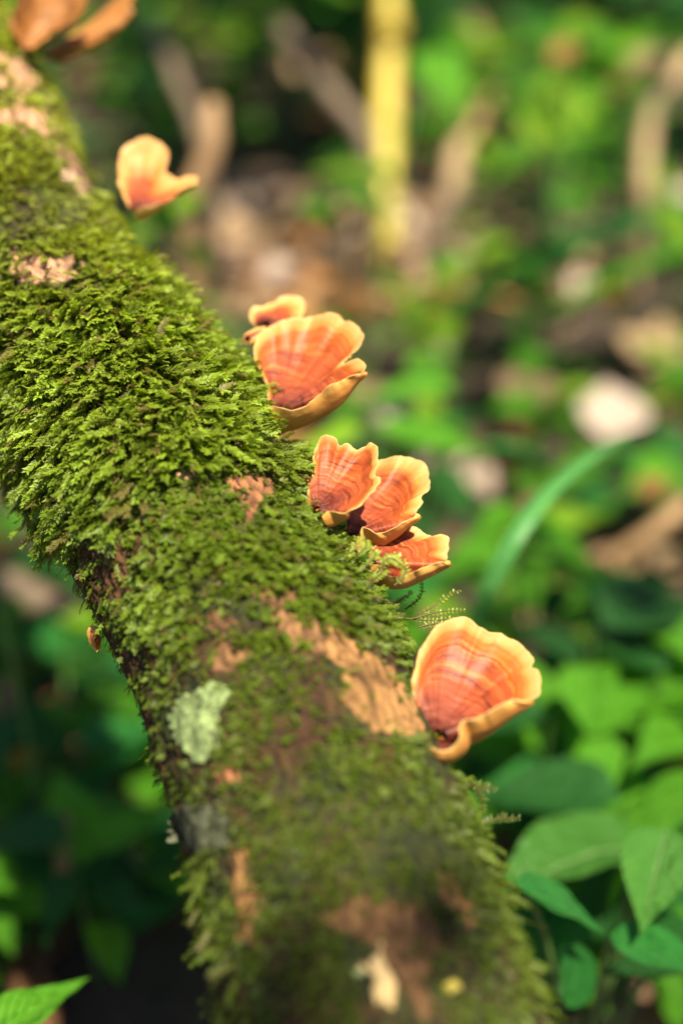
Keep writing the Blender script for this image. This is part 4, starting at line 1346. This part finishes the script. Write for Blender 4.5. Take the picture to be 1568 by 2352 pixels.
spots = []
LITTER_KEEP = [[(380, 450), (1020, 450), (1060, 700), (860, 740), (560, 740), (400, 620)], [(1290, 850), (1480, 850), (1480, 1080), (1290, 1060)], [(1240, 690), (1568, 690), (1568, 830), (1240, 830)], [(1090, 1330), (1280, 1330), (1280, 1430), (1100, 1430)]]
tries = 0
while len(spots) < 260 and tries < 16000:
    tries += 1
    x = r.uniform(-350, 1900); y = r.uniform(-330, 2300)
    gd_ = ground_depth(y)
    if gd_ > 4.2: continue
    p = on_ground(x, y)
    if any((p[0] - q[0]) ** 2 + (p[1] - q[1]) ** 2 < .08 ** 2 for q in spots): continue
    far = p[1] > 2.0
    k = int(r.choice([0, 1, 2, 3, 4], p=[.15, .1, .3, .25, .2] if far else [.15, .35, .05, .45, 0]))
    if p[1] < 1.0 and k not in (1, 3): k = 1
    s = r.uniform(.75, 1.15) * (1.0 if far else .72)
    # keep the sunlit floor open, and nothing in front of or inside the log
    top = p + np.array([0, 0, [.22, .12, .34, .16, .45][k] * s * .7])
    tx, ty, td = project(top)
    if any(bool(in_poly(np.array(tx), np.array(ty), L_)) or bool(in_poly(np.array(x), np.array(y), L_)) for L_ in LITTER_KEEP): continue
    if np.min(np.linalg.norm(AXC[::40] - top, axis=1)) < .20: continue
    if np.min(np.linalg.norm(AXC[::40, :2] - p[None, :2], axis=1)) < .08: continue
    spots.append(p)
    put(k, p[0], p[1], s, r.uniform(0, 6.28))
for q, (x, y) in enumerate([(40, 1420), (180, 1570), (60, 1620), (250, 1760), (100, 1800), (310, 1860), (50, 1950), (190, 2040), (330, 2140), (90, 2170), (390, 2010), (10, 2260), (240, 2280), (-60, 1720), (-80, 2060)]):
    p = on_ground(x, y)                 # herbs in the hollow under the log
    put((0, 1, 1)[q % 3], p[0], p[1], r.uniform(.45, .65), r.uniform(0, 6.28))
for q, (x, y) in enumerate([(1230, 2120), (1330, 2190), (1450, 2060), (1560, 2200), (1380, 2320), (1520, 2340), (1290, 1990), (1500, 1960), (1600, 2060), (1250, 2280)]):
    p = on_ground(x, y)                 # herbs filling in below the broad leaves
    put((0, 1)[q % 2], p[0], p[1], r.uniform(.8, 1.0), r.uniform(0, 6.28))
for rg in range(46):                     # back rows, beyond the top of the picture
    x = r.uniform(-2.4, 2.4); y = r.uniform(2.5, 4.2)
    put(int(r.choice([2, 4])), x, y, r.uniform(1.2, 1.9), r.uniform(0, 6.28))


# ------------------------------------------------------------------ unseen tree added to shade the lower log, the hollow and the undergrowth
def shade_tree():
    r = np.random.default_rng(5)
    L = np.array(TO_SUN)
    LIT = AXC[(ypx > -50) & (ypx < 1950)][::15]          # this length of the log lies in the sun
    root = np.array([-1.5, -.25, 0.0]); root[2] = ground_z(*root[:2]) - .02
    e = empty('unseen_shade_tree', tuple(root))
    tag(e, 'unseen slim tree with broad leaves added to shade the log and undergrowth', 'tree')
    tp = np.array([-1.0, -.2, 3.7])
    tr = catmull(np.array([root, root + [.03, .02, .9], root + [.15, .04, 2.0], tp]), 30)
    stem_obj('trunk', tr, np.linspace(.045, .022, 30), 'stick_grey', e, root, 12)
    zones = [  # pixel box on the floor (or on the log) whose sun is taken, its height, leaves, height of the spray, leaf size, clearance
        ((-350, 470, 1200, 2380), 0.05, 60, 2.6, .075, .135), ((420, 1300, 2000, 2900), .42, 9, 3.6, .050, .105), ((200, 760, -100, 330), .15, 64, 2.4, .13, .16), ((1020, 1750, 300, 1500), .12, 14, 3.3, .10, .17)]
    for box, h, n, z, size, gap in zones:
        pts = []
        for i in range(n * 5):
            if len(pts) >= n: break
            x = r.uniform(box[0], box[1]); y = r.uniform(box[2], box[3])
            t = on_ground(x, y, h)
            zz = z + r.uniform(-.15, .15)
            ray = t + (L / L[2])[None] * np.linspace(.3, .75, 30)[:, None]
            if np.min(np.linalg.norm(ray[:, None] - LIT[None], axis=-1)) < gap: continue
            pts.append(t + L / L[2] * (zz - t[2]))
        pts = np.array(pts)
        c = pts.mean(0)
        limb = curve3(tr[int(min(29, np.argmin(np.abs(tr[:, 2] - z - .1))))], c + [0, 0, -.03], .1, 16)
        stem_obj('limb', limb, np.linspace(.009, .003, 16), 'stick_grey', e, root, 8)
        for p in pts:
            a = r.uniform(0, 6.28); l = size * r.uniform(.75, 1.2)
            d = np.array([math.cos(a), math.sin(a), r.uniform(-.35, .1)]) * l
            stem_obj('twig', curve3(c + [0, 0, -.03], p - d / 2, .03, 6), np.linspace(.0014, .0009, 6), 'stem', e, root, 5)
            leaf_obj('leaf', p - d / 2, p + d / 2, ['mid', 'deep'][r.integers(0, 2)], 'ovate', .55, r.uniform(-.3, .3), var=int(r.integers(0, 4)), parent=e, loc=root)


shade_tree()
